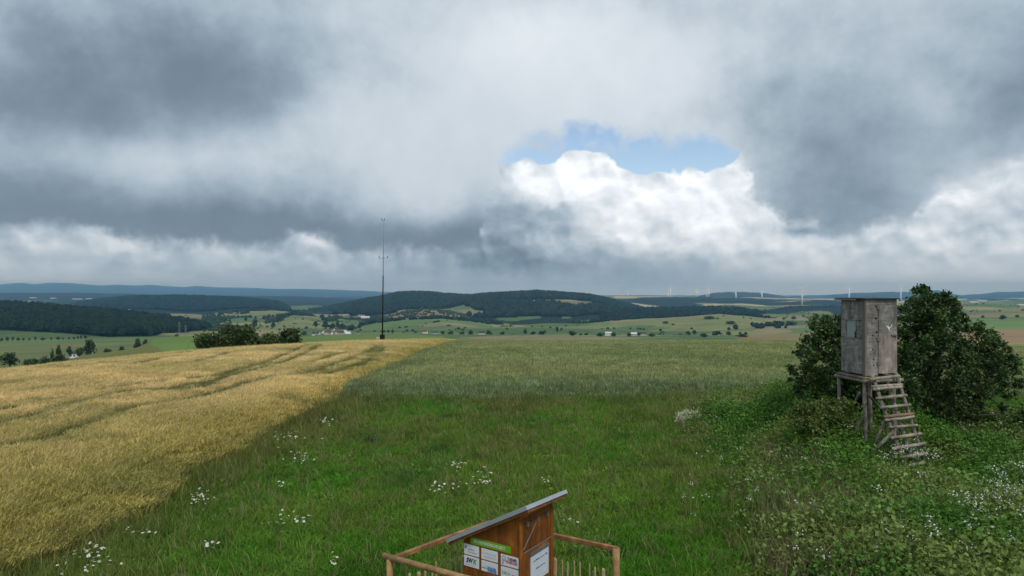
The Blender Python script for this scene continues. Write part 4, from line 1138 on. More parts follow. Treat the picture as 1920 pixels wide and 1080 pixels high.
def house(name, label, u, Yd, w, d, h, roof_h, rot, wall, roof, group=None, cat='house', chimney=False, windows=0, drop=0.0):
    X0 = (u - 960) / F * Yd
    root = empty(name, (X0, Yd, gz(X0, Yd) - drop), (0, 0, rot))
    a, b = w / 2, d / 2
    MB().add([(-a, -b, -1), (a, -b, -1), (a, b, -1), (-a, b, -1), (-a, -b, h), (a, -b, h), (a, b, h), (-a, b, h), (-a, 0, h + roof_h), (a, 0, h + roof_h)],
             [(0, 1, 5, 4), (2, 3, 7, 6), (3, 0, 4, 8, 7), (1, 2, 6, 9, 5)]).build('wall', wall, root)
    t, ov = 0.25, 0.4
    mb = MB()
    for s in (-1, 1):
        lo, hi = (-a - ov, s * (b + ov), h - roof_h * ov / b), (-a - ov, 0, h + roof_h)
        vs = [(x, yy, z + k_) for x in (-a - ov, a + ov) for (yy, z) in ((lo[1], lo[2]), (hi[1], hi[2])) for k_ in (0.03, t)]
        mb.add(vs, [(0, 1, 3, 2), (4, 6, 7, 5), (0, 4, 5, 1), (2, 3, 7, 6), (0, 2, 6, 4), (1, 5, 7, 3)])
    r = mb.build('roof', roof, root)
    if chimney: MB().box((a * 0.3, -0.4, h + roof_h * 0.6), (a * 0.3 + 0.8, 0.4, h + roof_h + 1.0)).build('chimney', roof, r)
    for k_ in range(windows):
        x = -a + w * (k_ + 0.5) / windows
        MB().box((x - 0.5, -b - 0.06, h * 0.35), (x + 0.5, -b + 0.02, h * 0.35 + 1.3)).build('window', M_WIN, root)
    return tag(root, label, cat, group)


house('cottage', 'small white house half hidden by trees in the pasture', 139, 480, 4.6, 5.0, 3.4, 1.3, 0.15, M_WALLW, M_ROOFD, None, 'house', True, 2)
vill = [(588, 626, 8, M_ROOFD), (597, 625, 8, M_ROOFD), (606, 622, 9, M_ROOFR), (611, 624, 9, M_ROOFR), (616, 622, 10, M_ROOFD), (620, 625, 9, M_ROOFR), (625, 618, 9, M_ROOFD), (629, 622, 9, M_ROOFR), (633, 625, 9, M_ROOFR), (637, 621, 9, M_ROOFR),
        (641, 624, 10, M_ROOFD), (647, 623, 13, M_ROOFG), (653, 626, 12, M_ROOFG), (671, 624, 7, M_ROOFD)]
for i, (u, y, w, rf_) in enumerate(vill):
    Yd = far_y(u, y + 3, 1150, 1900)
    what = {M_ROOFD: 'dark roof', M_ROOFR: 'red brown roof', M_ROOFG: 'pale roof'}[rf_]
    house('village_house', ORD[i] + ' house from the left in the valley village, with ' + what, u, Yd, w * 0.72, 6.5, 3.6, 3.2, random.uniform(-1.2, 1.2), M_WALLW if i % 3 != 1 else M_WALLC, rf_, 'houses of the valley village', 'house', True, 2)
for (u, y, Yd, w, d, h, rh, wl, rf_, lab) in [
    (797, 621, 1480, 10, 8, 4.5, 4, M_WALLW, M_ROOFR, 'white farmhouse alone in the valley right of the mast'), (816, 622, 1470, 12, 7, 3, 2.5, M_WALLW, M_ROOFD, 'low white barn beside the farmhouse right of the mast'),
    (903, 626, 1400, 13, 8, 5, 4, M_WALLW, M_ROOFD, 'white cottage with dark roof above the green corn'), (1141, 629, 1180, 11, 7, 5, 1.5, M_WALLW, M_ROOFG, 'long pale barn on the corn horizon'),
    (1190, 632, 1160, 12, 7, 3.5, 2, M_WALLC, M_ROOFG, 'pale shed between dark bushes on the corn horizon'), (1205, 633, 1160, 9, 7, 3.5, 2, M_WALLC, M_ROOFD, 'small pale house right of the pale shed'),
    (677, 597, 3100, 30, 12, 9, 5, M_WALLC, M_ROOFR, 'cream building at the foot of the wooded hill left of the mast'), (685, 603, 2900, 36, 12, 5, 3, M_WALLW, M_ROOFG, 'long white hall on the slope left of the mast'),
    (1345, 625, 1600, 9, 7, 4, 3, M_WALLW, M_ROOFR, 'white house in the trees at the meadow hill foot')]:
    house('farm_building', lab, u, Yd, w, d, h, rh, random.uniform(-.4, .4), wl, rf_, 'scattered farm buildings', 'building', False, 2)
for (u, y, w, lab) in [(62, 559, 80, 'tiny pale hall in the far plain at the left, first of four'), (100, 560, 60, 'tiny pale hall in the far plain at the left, second of four'), (145, 561.5, 130, 'long white hall in the far plain at the left, third of four'), (168, 561, 90, 'tiny pale hall in the far plain at the left, last of four'),
                       (1824, 567.5, 90, 'long white greenhouse roof right of the big bush'), (1840, 565, 90, 'farther white greenhouse roof right of the big bush'), (1890, 568, 100, 'white greenhouse roof near the right edge'), (1914, 574, 70, 'white greenhouse roof cut by the right edge'), (376, 555, 90, 'faint white hall before the far blue ridge'), (245, 583, 14, 'white house above the near forest')]:
    Yd = far_y(u, y, 3500, 9000)
    house('hall', lab, u, Yd, w * 0.7, 40, 8, 2, 0, M_WALLC, M_ROOFG, 'pale halls far off in the plain', 'building', drop=0)

# ------------------------------------------------------------------ wind turbines
turb = [(1176.5, 546.5, 7800, 0.3, 'tiny white wind turbine on the horizon, first from the left'), (1252.5, 549, 7000, 0.1, 'white wind turbine on the plateau, lower one of the first close pair'), (1256.7, 539.5, 7300, 0.0, 'white wind turbine on the plateau, taller one of the first close pair'),
        (1304.8, 542.5, 7600, 0.2, 'white wind turbine, near one of the second close pair on the plateau'), (1308.3, 544.5, 8200, 0.9, 'white wind turbine, fainter one of the second close pair on the plateau'), (1324.6, 540, 8000, 0.5, 'white wind turbine, fainter one of the third close pair on the plateau'),
        (1328.5, 542, 6700, 0.1, 'bright white wind turbine, nearer one of the third close pair'), (1379.6, 544.5, 6500, 1.0, 'white wind turbine standing alone before the blue far hill'), (1428.7, 546.5, 7600, 0.9, 'white wind turbine at the right end of the blue far hill'),
        (1503.8, 541.5, 5300, 0.42, 'large grey wind turbine left of the hunting stand roof'), (1592, 538, 5700, 0.0, 'large wind turbine rising above the hunting stand roof'), (1688.7, 537, 5700, 0.5, 'large wind turbine between the hunting stand and the bush top')]
for (u, hy, Yd, ph, lab) in turb:
    X0 = (u - 960) / F * Yd
    z0 = gz(X0, Yd); hz = CH - (hy - 540) / F * Yd
    big_ = u > 1480
    H = hz - z0
    root = empty('wind_turbine', (X0, Yd, z0))
    k_ = 1.7 if big_ else 2.3
    MB().tube([(0, 0, -4), (0, 0, H * 0.5), (0, 0, H)], [4.2 * k_, 3.4 * k_, 2.2 * k_], 10).build('tower', M_TURB, root, True)
    MB().box((-2.4, -9, H - 2.2), (2.4, 5, H + 2.4)).build('nacelle', M_TURB, root, False, 0.8)
    BL = 66 if big_ else 48
    for j in range(3):
        a = ph * 2.094 + j * 2.0944
        dx, dz = math.sin(a), math.cos(a)
        nx, nz = -dz, dx
        vs = []
        for (r, c0, c1, t) in ((1, -1.6, 1.6, 1.2), (BL * .2, -1.6, 4.4, 1.0), (BL * .6, -1.2, 3.2, .6), (BL, -.4, 1.0, .2)):
            vs += [(dx * r + nx * c, -11 + t * s, H + dz * r + nz * c) for c, s in ((c0, 0), (0, -1), (c1, 0), (0, 1))]
        fs = [(0, 1, 2, 3), (15, 14, 13, 12)]
        for q in range(3):
            for w in range(4): fs.append((q * 4 + w, q * 4 + (w + 1) % 4, q * 4 + 4 + (w + 1) % 4, q * 4 + 4 + w))
        MB().add(vs, fs).build('blade', M_TURB, root)
    tag(root, lab, 'wind turbine', 'wind turbines on the plateau')

# ------------------------------------------------------------------ lattice pylons in front of the left forest
for (u, y0, y1, lab) in [(336, 603, 628, 'faint lattice power pylon before the forest, taller one'), (348, 609, 628, 'faint lattice power pylon before the forest, shorter one')]:
    Yd = 1150.0; X0 = (u - 960) / F * Yd; z0 = gz(X0, Yd); H = CH - (y0 - 540) / F * Yd - z0
    root = empty('power_pylon', (X0, Yd, z0))
    mb = MB()
    for sx in (-1, 1):
        for sy in (-1, 1): mb.tube([(sx * 2, sy * 2, -1), (sx * 0.4, sy * 0.4, H)], 0.14, 4)
    for q in range(7):
        za, zb = H * q / 7, H * (q + 1) / 7
        wa, wb = 2 - 1.6 * q / 7, 2 - 1.6 * (q + 1) / 7
        for sy in (-1, 1):
            mb.tube([(-wa, sy * wa, za), (wb, sy * wb, zb)], 0.08, 4); mb.tube([(wa, sy * wa, za), (-wb, sy * wb, zb)], 0.08, 4)
    mb.build('lattice', M_GALV, root)
    for zf in (0.72, 0.88): MB().tube([(-4.5, 0, H * zf), (0, 0, H * zf + 0.6), (4.5, 0, H * zf)], [0.08, 0.2, 0.08], 4).build('cross_arm', M_GALV, root)
    tag(root, lab, 'pylon', 'power pylons')

# ------------------------------------------------------------------ measuring mast on the crest
MY = 66.0
mx_, mz_ = (717 - 960) / F * MY, gz((717 - 960) / F * MY, MY)
root = empty('measuring_mast', (mx_, MY, mz_))


def mz(y): return CH - (y - 540) / F * MY - mz_


def mxo(y): return (2.6 * (637 - y) / 225) / F * MY


MB().tube([(mxo(640), 0, 0), (mxo(580), 0, mz(580)), (mxo(517), 0, mz(517))], [0.075, 0.068, 0.055], 10).build('lower_pole', M_BLACK, root, True)
MB().tube([(mxo(517), 0, mz(517) - 0.1), (mxo(470), 0, mz(470)), (mxo(412), 0, mz(412))], [0.032, 0.026, 0.018], 8).build('upper_pole', M_GALV, root, True)
MB().box((-0.22, -0.2, 0.0), (0.22, 0.2, mz(627))).build('cabinet', M_BLACK, root, False, 0.02)
MB().box((-0.55, -0.35, 0.0), (-0.24, 0.05, mz(632))).build('base_block', M_CONC, root, False, 0.02)
for (y, a, b) in ((484, -0.42, 0.42), (413.5, -0.2, 0.06)):
    arm = MB().tube([(mxo(y) + a, 0, mz(y)), (mxo(y) + b, 0, mz(y) + 0.02)], 0.02, 6).build('sensor_arm', M_GALV, root)
    for xx in (a, b):
        MB().tube([(mxo(y) + xx, 0, mz(y) - 0.02), (mxo(y) + xx, 0, mz(y) + 0.13)], 0.022, 6).tube([(mxo(y) + xx, 0, mz(y) + 0.13), (mxo(y) + xx, 0, mz(y) + 0.2)], [0.05, 0.035], 6).build('sensor', M_BLACK, arm)
tag(root, 'tall thin black measuring mast on the crest of the barley field', 'mast')
# bare earth round the mast foot
mb = MB(); ring = [(mx_ + 1.2 + 2.3 * math.cos(a) * random.uniform(.8, 1.15), MY + 3.0 + 2.2 * math.sin(a)) for a in np.linspace(0, 6.283, 25)[:-1]]
mb.add([(x, y, gz(x, y) + 0.62) for x, y in ring] + [(x, y, gz(x, y) - 0.1) for x, y in ring], [tuple(range(24))] + [(k_, 24 + k_, 24 + (k_ + 1) % 24, (k_ + 1) % 24) for k_ in range(24)])
tag(mb.build('earth_mound', mat_plain('sandy_earth', (0.40, 0.31, 0.15), 0.95, 0, 0.2, 3)), 'low mound of pale earth behind the mast foot', 'mound', kind='structure')

# ------------------------------------------------------------------ hunting stand
AL = R(10)
d1 = Vector((math.cos(AL), math.sin(AL), 0)); d2 = Vector((-math.sin(AL), math.cos(AL), 0))
NC = Vector((661 / F * 15.8, 15.8, 0))
W1, W2 = 0.845, 0.84
ZF = CH - (703 - 540) / F * 15.8          # cabin floor
ZT = CH - (561 - 540) / F * 15.8          # cabin top
G0 = gz(NC.x, NC.y)
root = empty('hunting_stand', (NC.x, NC.y, G0), (0, 0, AL))
# local: x along the door face, y along the window face (away from the camera), z up from the ground
zf, zt = ZF - G0, ZT - G0
T = 0.025
hut = root


def part(mb, name, mat, parent=None, bevel=0, sm=False): return mb.build(name, mat, parent or hut, sm, bevel)


# window face (x = 0 plane, looking to -x): panels round the hatch opening
wy0, wy1, wz0, wz1 = 0.30, 0.66, zf + 0.86, zf + 1.28
for (a, b, c0, c1) in [(0.0, W2, zf, wz0 - 0.012), (0.0, W2, wz1 + 0.012, zt), (0.0, wy0, wz0, wz1), (wy1, W2, wz0, wz1)]:
    part(MB().box((0, a + 0.003, c0), (T, b - 0.003, c1)), 'wall_panel', M_PLY, None, 0.003)
wn = part(MB().box((0.012, wy0, wz0), (0.018, wy1, wz1)), 'hatch_window', M_PANE)
for (a, b, c0, c1) in [(wy0 - 0.025, wy0 + 0.005, wz0 - 0.02, wz1 + 0.02), (wy1 - 0.005, wy1 + 0.025, wz0 - 0.02, wz1 + 0.02), (wy0 + .006, wy1 - .006, wz0 - 0.02, wz0 + 0.006), (wy0 + .006, wy1 - .006, wz1 - 0.006, wz1 + 0.02)]:
    MB().box((-0.012, a, c0), (0.004, b, c1)).build('window_frame', M_PLY, wn)
MB().box((-0.014, wy0 - 0.02, wz0 + 0.0), (0.0, wy0 + 0.03, wz0 + 0.15)).build('latch', M_BLACK, wn)
# other walls
part(MB().box((W1 - T, 0.003, zf), (W1, W2 - 0.003, zt)), 'wall_panel', M_PLY)
part(MB().box((0.003, W2 - T, zf), (W1 - 0.003, W2 + 0.002, zt)), 'wall_panel', M_PLY)
# front face (y = 0): fixed board then door
xd = 0.34
part(MB().box((0.0, -T, zf - 0.02), (xd - 0.002, 0.0, zf + 1.0)), 'wall_panel', M_PLY, None, 0.003)
part(MB().box((0.0, -T, zf + 1.004), (xd - 0.002, 0.0, zt)), 'wall_panel', M_PLY, None, 0.003)
part(MB().box((xd + 0.002, -T, zt - 0.12), (W1, 0.0, zt)), 'lintel_board', M_PLY, None, 0.003)
door = part(MB().box((xd + 0.006, -T - 0.012, zf + 0.03), (W1 - 0.002, -0.004, zf + 0.985)), 'door', M_DOORPLY, None, 0.003)
tag(door, 'warmer brown lower door board')
MB().box((xd + 0.006, -T - 0.010, zf + 0.989), (W1 - 0.002, -0.006, zt - 0.126)).build('upper_door_board', M_PLY, door)
for z in (0.22, 0.80, 1.55): MB().box((xd - 0.035, -T - 0.022, zf + z), (xd + 0.05, -T - 0.013, zf + z + 0.10)).build('hinge', M_LATH, door)
MB().box((W1 - 0.16, -T - 0.05, zf + 0.93), (W1 - 0.03, -T - 0.02, zf + 0.955)).tube([(W1 - 0.05, -T - 0.04, zf + 0.94), (W1 - 0.05, -T - 0.04, zf + 0.86)], 0.012, 6).build('door_handle', M_GALV, door)
# torn poster remains
mb = MB()
ring = [(0.545, 1.17), (0.575, 1.13), (0.60, 1.10), (0.615, 1.06), (0.635, 1.05), (0.64, 1.10), (0.665, 1.12), (0.70, 1.15), (0.705, 1.20), (0.68, 1.19), (0.65, 1.155), (0.61, 1.15), (0.57, 1.16)]
mb.add([(x, -T - 0.0115, zf + z) for x, z in ring], [tuple(range(len(ring)))]).build('paper_scrap', M_WHITE, door)
ring = [(0.60, 1.165), (0.63, 1.13), (0.665, 1.135), (0.69, 1.17), (0.685, 1.20), (0.64, 1.20)]
MB().add([(x, -T - 0.0125, zf + z) for x, z in ring], [tuple(range(len(ring)))]).build('rust_mark', M_REDWOOD, door)
for (x, z, w) in [(0.27, 1.63, .035), (0.30, 1.80, .05), (0.33, 1.55, .06), (0.28, 1.34, .06), (0.30, 1.01, .05), (0.20, 0.94, .04), (0.20, 0.60, .04), (0.22, 0.37, .035), (0.22, 0.23, .035)]:
    part(MB().tube([(x, -T - 0.001, zf + z), (x, -T - 0.012, zf + z)], [w / 2, w / 2 * .7], 8), 'bolt_head', M_BLACK)
part(MB().box((-0.03, -T - 0.03, zf - 0.03), (0.014, -T + 0.02, zt - 0.002)), 'corner_post', M_LATH, None, 0.004)
part(MB().box((-0.022, -T + 0.022, zf - 0.02), (-0.001, 0.06, zt - 0.004)), 'corner_lath', M_LATH)
part(MB().box((-0.10, -0.09, zt), (W1 + 0.01, W2 + 0.1, zt + 0.025)), 'roof_board', M_FELT, None, 0.004)
part(MB().tube([(-0.10, W2 * 0.2, zt - 0.02), (-0.10, W2 + 0.1, zt - 0.01)], 0.022, 6), 'gutter_lath', M_LATH)
# platform
for q in range(6):
    y0 = -0.06 + q * 0.165
    part(MB().box((-0.075, y0, zf - 0.085), (W1 + 0.08, y0 + 0.155, zf - 0.045)), 'floor_board', M_MOSS if q == 0 else M_POLE, None, 0.005)
LEGS = [(-0.02, -0.02), (W1 - 0.05, 0.02), (-0.05, W2 + 0.02), (W1 - 0.05, W2)]
for (x, y) in LEGS:
    part(MB().tube([(x * 1.0, y, -0.3), (x + 0.02, y, 1.0), (x, y, zf - 0.10)], [0.047, 0.045, 0.042], 9, 0.08), 'leg', M_POLE, None, 0, True)
for (a, b, r) in [((-0.05, -0.02, zf - 0.145), (-0.05, W2 + 0.15, zf - 0.135), 0.038), ((-0.09, -0.075, zf - 0.14), (W1 + 0.12, -0.075, zf - 0.13), 0.045), ((-0.09, W2, zf - 0.14), (W1 + 0.1, W2, zf - 0.13), 0.045)]:
    part(MB().tube([a, tuple((p + q) / 2 + random.uniform(-.008, .008) for p, q in zip(a, b)), b], r, 8, 0.08), 'beam', M_POLE, None, 0, True)
lc = lambda u, y, Y: (Matrix.Rotation(-AL, 3, 'Z') @ (px(u, y, Y) - root.location))
for (a, b, r) in [(lc(1579, 850, 16.0), lc(1617, 782, 15.85), 0.036), (lc(1633, 846, 15.35), lc(1661, 786, 15.25), 0.036), (lc(1622, 862, 15.3), lc(1676, 808, 15.0), 0.04), (lc(1634, 848, 15.4), lc(1643, 876, 15.0), 0.045),
                  (lc(1621, 735, 16.1), lc(1650, 765, 16.6), 0.035), (lc(1612, 736, 16.0), lc(1596, 765, 16.6), 0.03), (lc(1640, 846, 15.8), lc(1690, 850, 15.6), 0.035), (lc(1640, 853, 15.7), lc(1664, 872, 15.0), 0.03), (lc(1660, 858, 15.5), lc(1690, 862, 15.1), 0.035)]:
    part(MB().tube([a, (a + b) / 2 + Vector((0.01, 0, 0.012)), b], [r, r * 0.95, r * 0.85], 8, 0.1), 'brace', M_POLE, None, 0, True)
part(MB().tube([lc(1672, 735, 16.4), lc(1684, 830, 16.3)], 0.045, 8, 0.08), 'leg', M_POLE, None, 0, True)
# ladder: three stringers and the rungs, feet nearer to the camera
tl, bl = lc(1636, 704, 15.62), lc(1697, 880, 14.75)
tr_, br = lc(1680, 700, 15.78), lc(1733, 866, 14.95)
tm, bm = lc(1664, 716, 15.72), lc(1709, 862, 14.95)
for (a, b) in ((tl, bl), (tr_, br), (tm, bm)):
    part(MB().tube([a, a.lerp(b, .35) + Vector((random.uniform(-.015, .015), 0, 0)), a.lerp(b, .7) + Vector((random.uniform(-.015, .015), 0, 0)), b], [0.038, 0.042, 0.042, 0.045], 8, 0.1), 'stringer', M_POLE, None, 0, True)
rungs = [(1632, 712, 1686, 705), (1634, 725, 1692, 721), (1637, 730, 1692, 725), (1643, 747, 1700, 741), (1651, 765, 1707, 759), (1658, 782, 1713, 776), (1660, 788, 1714, 781), (1668, 801, 1720, 797), (1671, 821, 1727, 813), (1674, 841, 1735, 831), (1688, 858, 1739, 850), (1694, 875, 1731, 868)]
for i, (u0, y0, u1, y1) in enumerate(rungs):
    t = (y0 - 704) / 176
    Yv = 15.52 - 0.87 * t
    a, b = lc(u0, y0, Yv), lc(u1, y1, Yv + 0.14)
    r = 0.030 if i in (1, 6, 7) else 0.036
    part(MB().tube([a, a.lerp(b, .5) + Vector((0, 0, random.uniform(-.01, .006))), b], [r, r * 1.06, r * 0.94], 8, 0.12), 'rung', M_REDWOOD if i == 5 else M_RUNG, None, 0, True)
tag(root, 'weathered grey wooden hunting stand with cabin, door and ladder', 'hunting stand')

# ------------------------------------------------------------------ info box
KA = math.atan2(0.55, -0.83)     # direction of the sign face going away to the left
KC = Vector((0.10, 8.3, 0))
kroot = empty('info_box', (KC.x, KC.y, gz(KC.x, KC.y)))
g0 = kroot.location.z
ax = Vector((-0.83, 0.55, 0)).normalized(); bx_ = Vector((0.55, 0.83, 0)).normalized()
KM = Matrix((( ax.x, bx_.x, 0, 0), (ax.y, bx_.y, 0, 0), (0, 0, 1, 0), (0, 0, 0, 1)))   # (a, b, z) -> local xyz
KW, KD = 0.88, 0.80


def ktop(a): return 1.655 - a * (0.465 / 0.88) - g0


def kpoly(lst): return [KM @ Vector(p) for p in lst]


V8 = [(0, 0, -0.05), (KW, 0, -0.05), (KW, KD, -0.05), (0, KD, -0.05), (0, 0, ktop(0)), (KW, 0, ktop(KW)), (KW, KD, ktop(KW)), (0, KD, ktop(0))]
MB().add(kpoly(V8), [(0, 1, 5, 4), (1, 2, 6, 5), (2, 3, 7, 6), (3, 0, 4, 7), (4, 5, 6, 7)]).build('body', M_KIOSK, kroot)


def kbox(a0, a1, b0, b1, z0, z1): return MB().box((a0, b0, z0 - g0), (a1, b1, z1 - g0), KM)


# door side (a = 0 plane): upper flap, lower door, frame strips
flap = MB().add(kpoly([(-0.012, 0.03, 1.20 - g0), (-0.012, KD - 0.03, 1.20 - g0), (-0.012, KD - 0.03, ktop(0) - 0.05), (-0.012, 0.03, ktop(0) - 0.05), (0.004, 0.03, 1.20 - g0), (0.004, KD - 0.03, 1.20 - g0), (0.004, KD - 0.03, ktop(0) - 0.05), (0.004, 0.03, ktop(0) - 0.05)]),
                [(0, 1, 2, 3), (0, 4, 5, 1), (1, 5, 6, 2), (2, 6, 7, 3), (3, 7, 4, 0)]).build('upper_flap', M_KIOSKD, kroot)
kd = kbox(-0.014, 0.004, 0.05, KD - 0.10, 0.25, 1.165).build('door', M_KIOSK, kroot, False, 0.004)
kbox(-0.018, 0.003, -0.02, 0.035, -0.02 + g0, 1.60).build('corner_board', M_KIOSK, kroot, False, 0.004)
kbox(-0.018, 0.003, KD - 0.06, KD + 0.01, -0.02 + g0, 1.56).build('corner_board', M_KIOSK, kroot, False, 0.004)
kbox(-0.022, -0.013, 0.04, KD - 0.07, 1.172, 1.19).build('seam_strip', M_LATH, kroot)
MB().tube([KM @ Vector((-0.016, 0.05, 1.22 - g0)), KM @ Vector((-0.016, 0.38, 1.50 - g0))], 0.008, 5).build('shade_line', M_LATH, flap)  # dark strip standing in for the diagonal line of shade on the flap
for b in (0.12, 0.36, 0.60):
    kbox(-0.05, -0.013, b, b + 0.022, 1.50, 1.56).build('hook', M_LATH, flap)
pp = kbox(-0.030, -0.016, 0.21, 0.65, 0.74, 1.10).build('notice', M_PAPER, kroot)
kbox(-0.036, -0.014, 0.20, 0.66, 1.09, 1.125).build('clip_strip', M_GALV, pp)
# roof: slab with overhang, in two pieces as the edge shows
sl = Vector((1, 0, -0.465 / 0.88)).normalized(); up_ = Vector((0.465 / 0.88, 0, 1)).normalized()


def roof_piece(a0, a1, b0, b1, n0, n1):
    vs = []
    for a in (a0, a1):
        for b in (b0, b1):
            for n_ in (n0, n1):
                vs.append(KM @ (Vector((0, b, ktop(0) - 0.05 * b)) + sl * a + up_ * n_))
    return MB().add(vs, [(0, 1, 3, 2), (4, 6, 7, 5), (0, 4, 5, 1), (2, 3, 7, 6), (0, 2, 6, 4), (1, 5, 7, 3)])


rf0 = roof_piece(-0.20, 1.20, -0.09, KD + 0.12, 0.005, 0.030).build('roof', M_KIOSKD, kroot)
roof_piece(-0.195, 1.19, -0.085, KD + 0.11, 0.031, 0.040).build('dark_gap', M_FELT, rf0)  # black sheet standing in for the dark of the thin gap under the panel
roof_piece(-0.21, 1.21, -0.095, KD + 0.13, 0.041, 0.088).build('solar_panel', M_ROOFM, rf0)
roof_piece(-0.17, 1.17, -0.055, KD + 0.09, 0.0885, 0.091).build('solar_glass', M_ROOFM, rf0)


# signs on the left face (b = 0 plane, looking to -b); s runs left to right as seen
def text_mesh(s, size, mat, width=None, bold=0.0, shear=0.0):
    c = bpy.data.curves.new('t', 'FONT'); c.body = s; c.size = size; c.align_x = 'LEFT'; c.align_y = 'CENTER'; c.offset = bold; c.shear = shear; c.resolution_u = 2
    o = bpy.data.objects.new('t', c); COL.objects.link(o)
    bpy.context.view_layer.update()
    me = bpy.data.meshes.new_from_object(o.evaluated_get(bpy.context.evaluated_depsgraph_get()))
    bpy.data.objects.remove(o); bpy.data.curves.remove(c)
    me.materials.clear(); me.materials.append(mat)
    if width:
        xs = [v.co.x for v in me.vertices]; k_ = width / (max(xs) - min(xs)); x0 = min(xs)
        for v in me.vertices: v.co.x = (v.co.x - x0) * k_
    return me


def face_text(parent, s, a_left, z, size, mat, width=None, off=0.009, bold=0.0, shear=0.0, name='lettering'):
    me = text_mesh(s, size, mat, width, bold, shear)
    M4 = Matrix.Translation(KM @ Vector((a_left, -off, z - g0))) @ KM @ Matrix(((-1, 0, 0, 0), (0, 0, -1, 0), (0, 1, 0, 0), (0, 0, 0, 1)))
    me.transform(M4)
    return link(name, me, parent)


def sign(a_left, a_right, z0, z1, mat, label=None):
    o = kbox(a_right, a_left, -0.007, -0.001, z0, z1).build('sign', mat, kroot)
    if label: o['label'] = label
    return o


sg = sign(0.765, 0.135, 1.163, 1.25, M_SIGNG, 'long bright green sign')
face_text(sg, 'CROWDFUNDING-PROJEKT', 0.72, 1.207, 0.055, INK['white'], 0.50, bold=0.001)
cols_ = [(0.872, 0.63), (0.59, 0.335), (0.285, 0.015)]
s1 = sign(*cols_[0], 1.010, 1.145, M_WHITE)
face_text(s1, 'Landkreis', 0.805, 1.085, 0.036, INK['grey'], 0.105); face_text(s1, 'Kaiserslautern', 0.805, 1.05, 0.034, INK['grey'], 0.15)
kbox(0.832, 0.856, -0.0095, -0.0075, 1.088, 1.112).build('emblem', INK['grey'], s1); kbox(0.836, 0.852, -0.0095, -0.0075, 1.113, 1.124).build('emblem', INK['red'], s1)
s2 = sign(*cols_[1], 1.006, 1.141, M_WHITE)
face_text(s2, 'L U T E R N E R', 0.575, 1.085, 0.036, INK['pale'], 0.215); face_text(s2, 'S E E E N E R G', 0.545, 1.045, 0.034, INK['pale'], 0.185); face_text(s2, 'A', 0.562, 1.12, 0.022, INK['pale'])
s3 = sign(*cols_[2], 0.998, 1.133, M_WHITE)
face_text(s3, 'TURNER', 0.185, 1.092, 0.05, INK['black'], 0.145, bold=0.0015); face_text(s3, 'ENERGIE', 0.20, 1.052, 0.05, INK['red'], 0.165, bold=0.0015)
kbox(0.245, 0.262, -0.0095, -0.0075, 1.018, 1.035).build('emblem', INK['navy'], s3)
mb = MB()
for (p, q) in [((0.27, 1.10), (0.238, 1.125)), ((0.238, 1.125), (0.206, 1.10)), ((0.262, 1.10), (0.262, 1.055)), ((0.214, 1.10), (0.214, 1.055)), ((0.262, 1.055), (0.214, 1.055)), ((0.245, 1.085), (0.245, 1.06)), ((0.231, 1.085), (0.231, 1.06))]:
    mb.tube([KM @ Vector((p[0], -0.009, p[1] - g0)), KM @ Vector((q[0], -0.009, q[1] - g0))], 0.002, 4)
mb.build('house_emblem', INK['black'], s3)
s4 = sign(*cols_[0], 0.857, 0.992, M_WHITE)
face_text(s4, 'SW', 0.835, 0.935, 0.085, INK['navy'], 0.115, bold=0.004, shear=0.25); face_text(s4, 'K', 0.722, 0.933, 0.085, INK['green'], 0.06, bold=0.004, shear=0.25)
kbox(0.69, 0.85, -0.0085, -0.0075, 0.878, 0.883).build('rule_line', INK['pale'], s4)
s5 = sign(*cols_[1], 0.853, 0.988, M_WHITE)
face_text(s5, 'BÜRGER', 0.49, 0.905, 0.044, INK['blue'], 0.135, bold=0.0015); face_text(s5, 'ENERGIE', 0.49, 0.873, 0.044, INK['blue'], 0.14, bold=0.0015)
kbox(0.50, 0.58, -0.0095, -0.0075, 0.896, 0.902).build('rule_line', INK['navy'], s5); kbox(0.37, 0.55, -0.0085, -0.0075, 0.928, 0.931).build('rule_line', INK['cyan'], s5)
s6 = sign(*cols_[2], 0.845, 0.98, M_WHITE)
face_text(s6, 'OBCA', 0.265, 0.905, 0.055, INK['grey'], 0.125); face_text(s6, 'ena', 0.12, 0.90, 0.055, INK['red'], 0.085)


for (b0, z, n_) in [(0.27, 1.0, 6), (0.33, 0.89, 4)]:        # two lines of print too small to read
    for i in range(n_):
        w = random.uniform(0.03, 0.055)
        kbox(-0.0315, -0.0302, b0 + i * 0.058, b0 + i * 0.058 + w, z, z + random.uniform(0.014, 0.024)).build('print', INK['grey'], pp)
tag(kroot, 'brown wooden box with sloping grey roof, green sign and white logo plates', 'info box')

# ------------------------------------------------------------------ fence round the box
FA, FB, FC, FD = Vector((-1.59, 8.67, 0)), Vector((-0.32, 10.07, 0)), Vector((1.41, 9.03, 0)), Vector((0.14, 7.63, 0))
fr = empty('rail_fence', (FA.x, FA.y, gz(FA.x, FA.y)))
f0 = fr.location


def fp(v, z): return Vector((v.x, v.y, z)) - f0


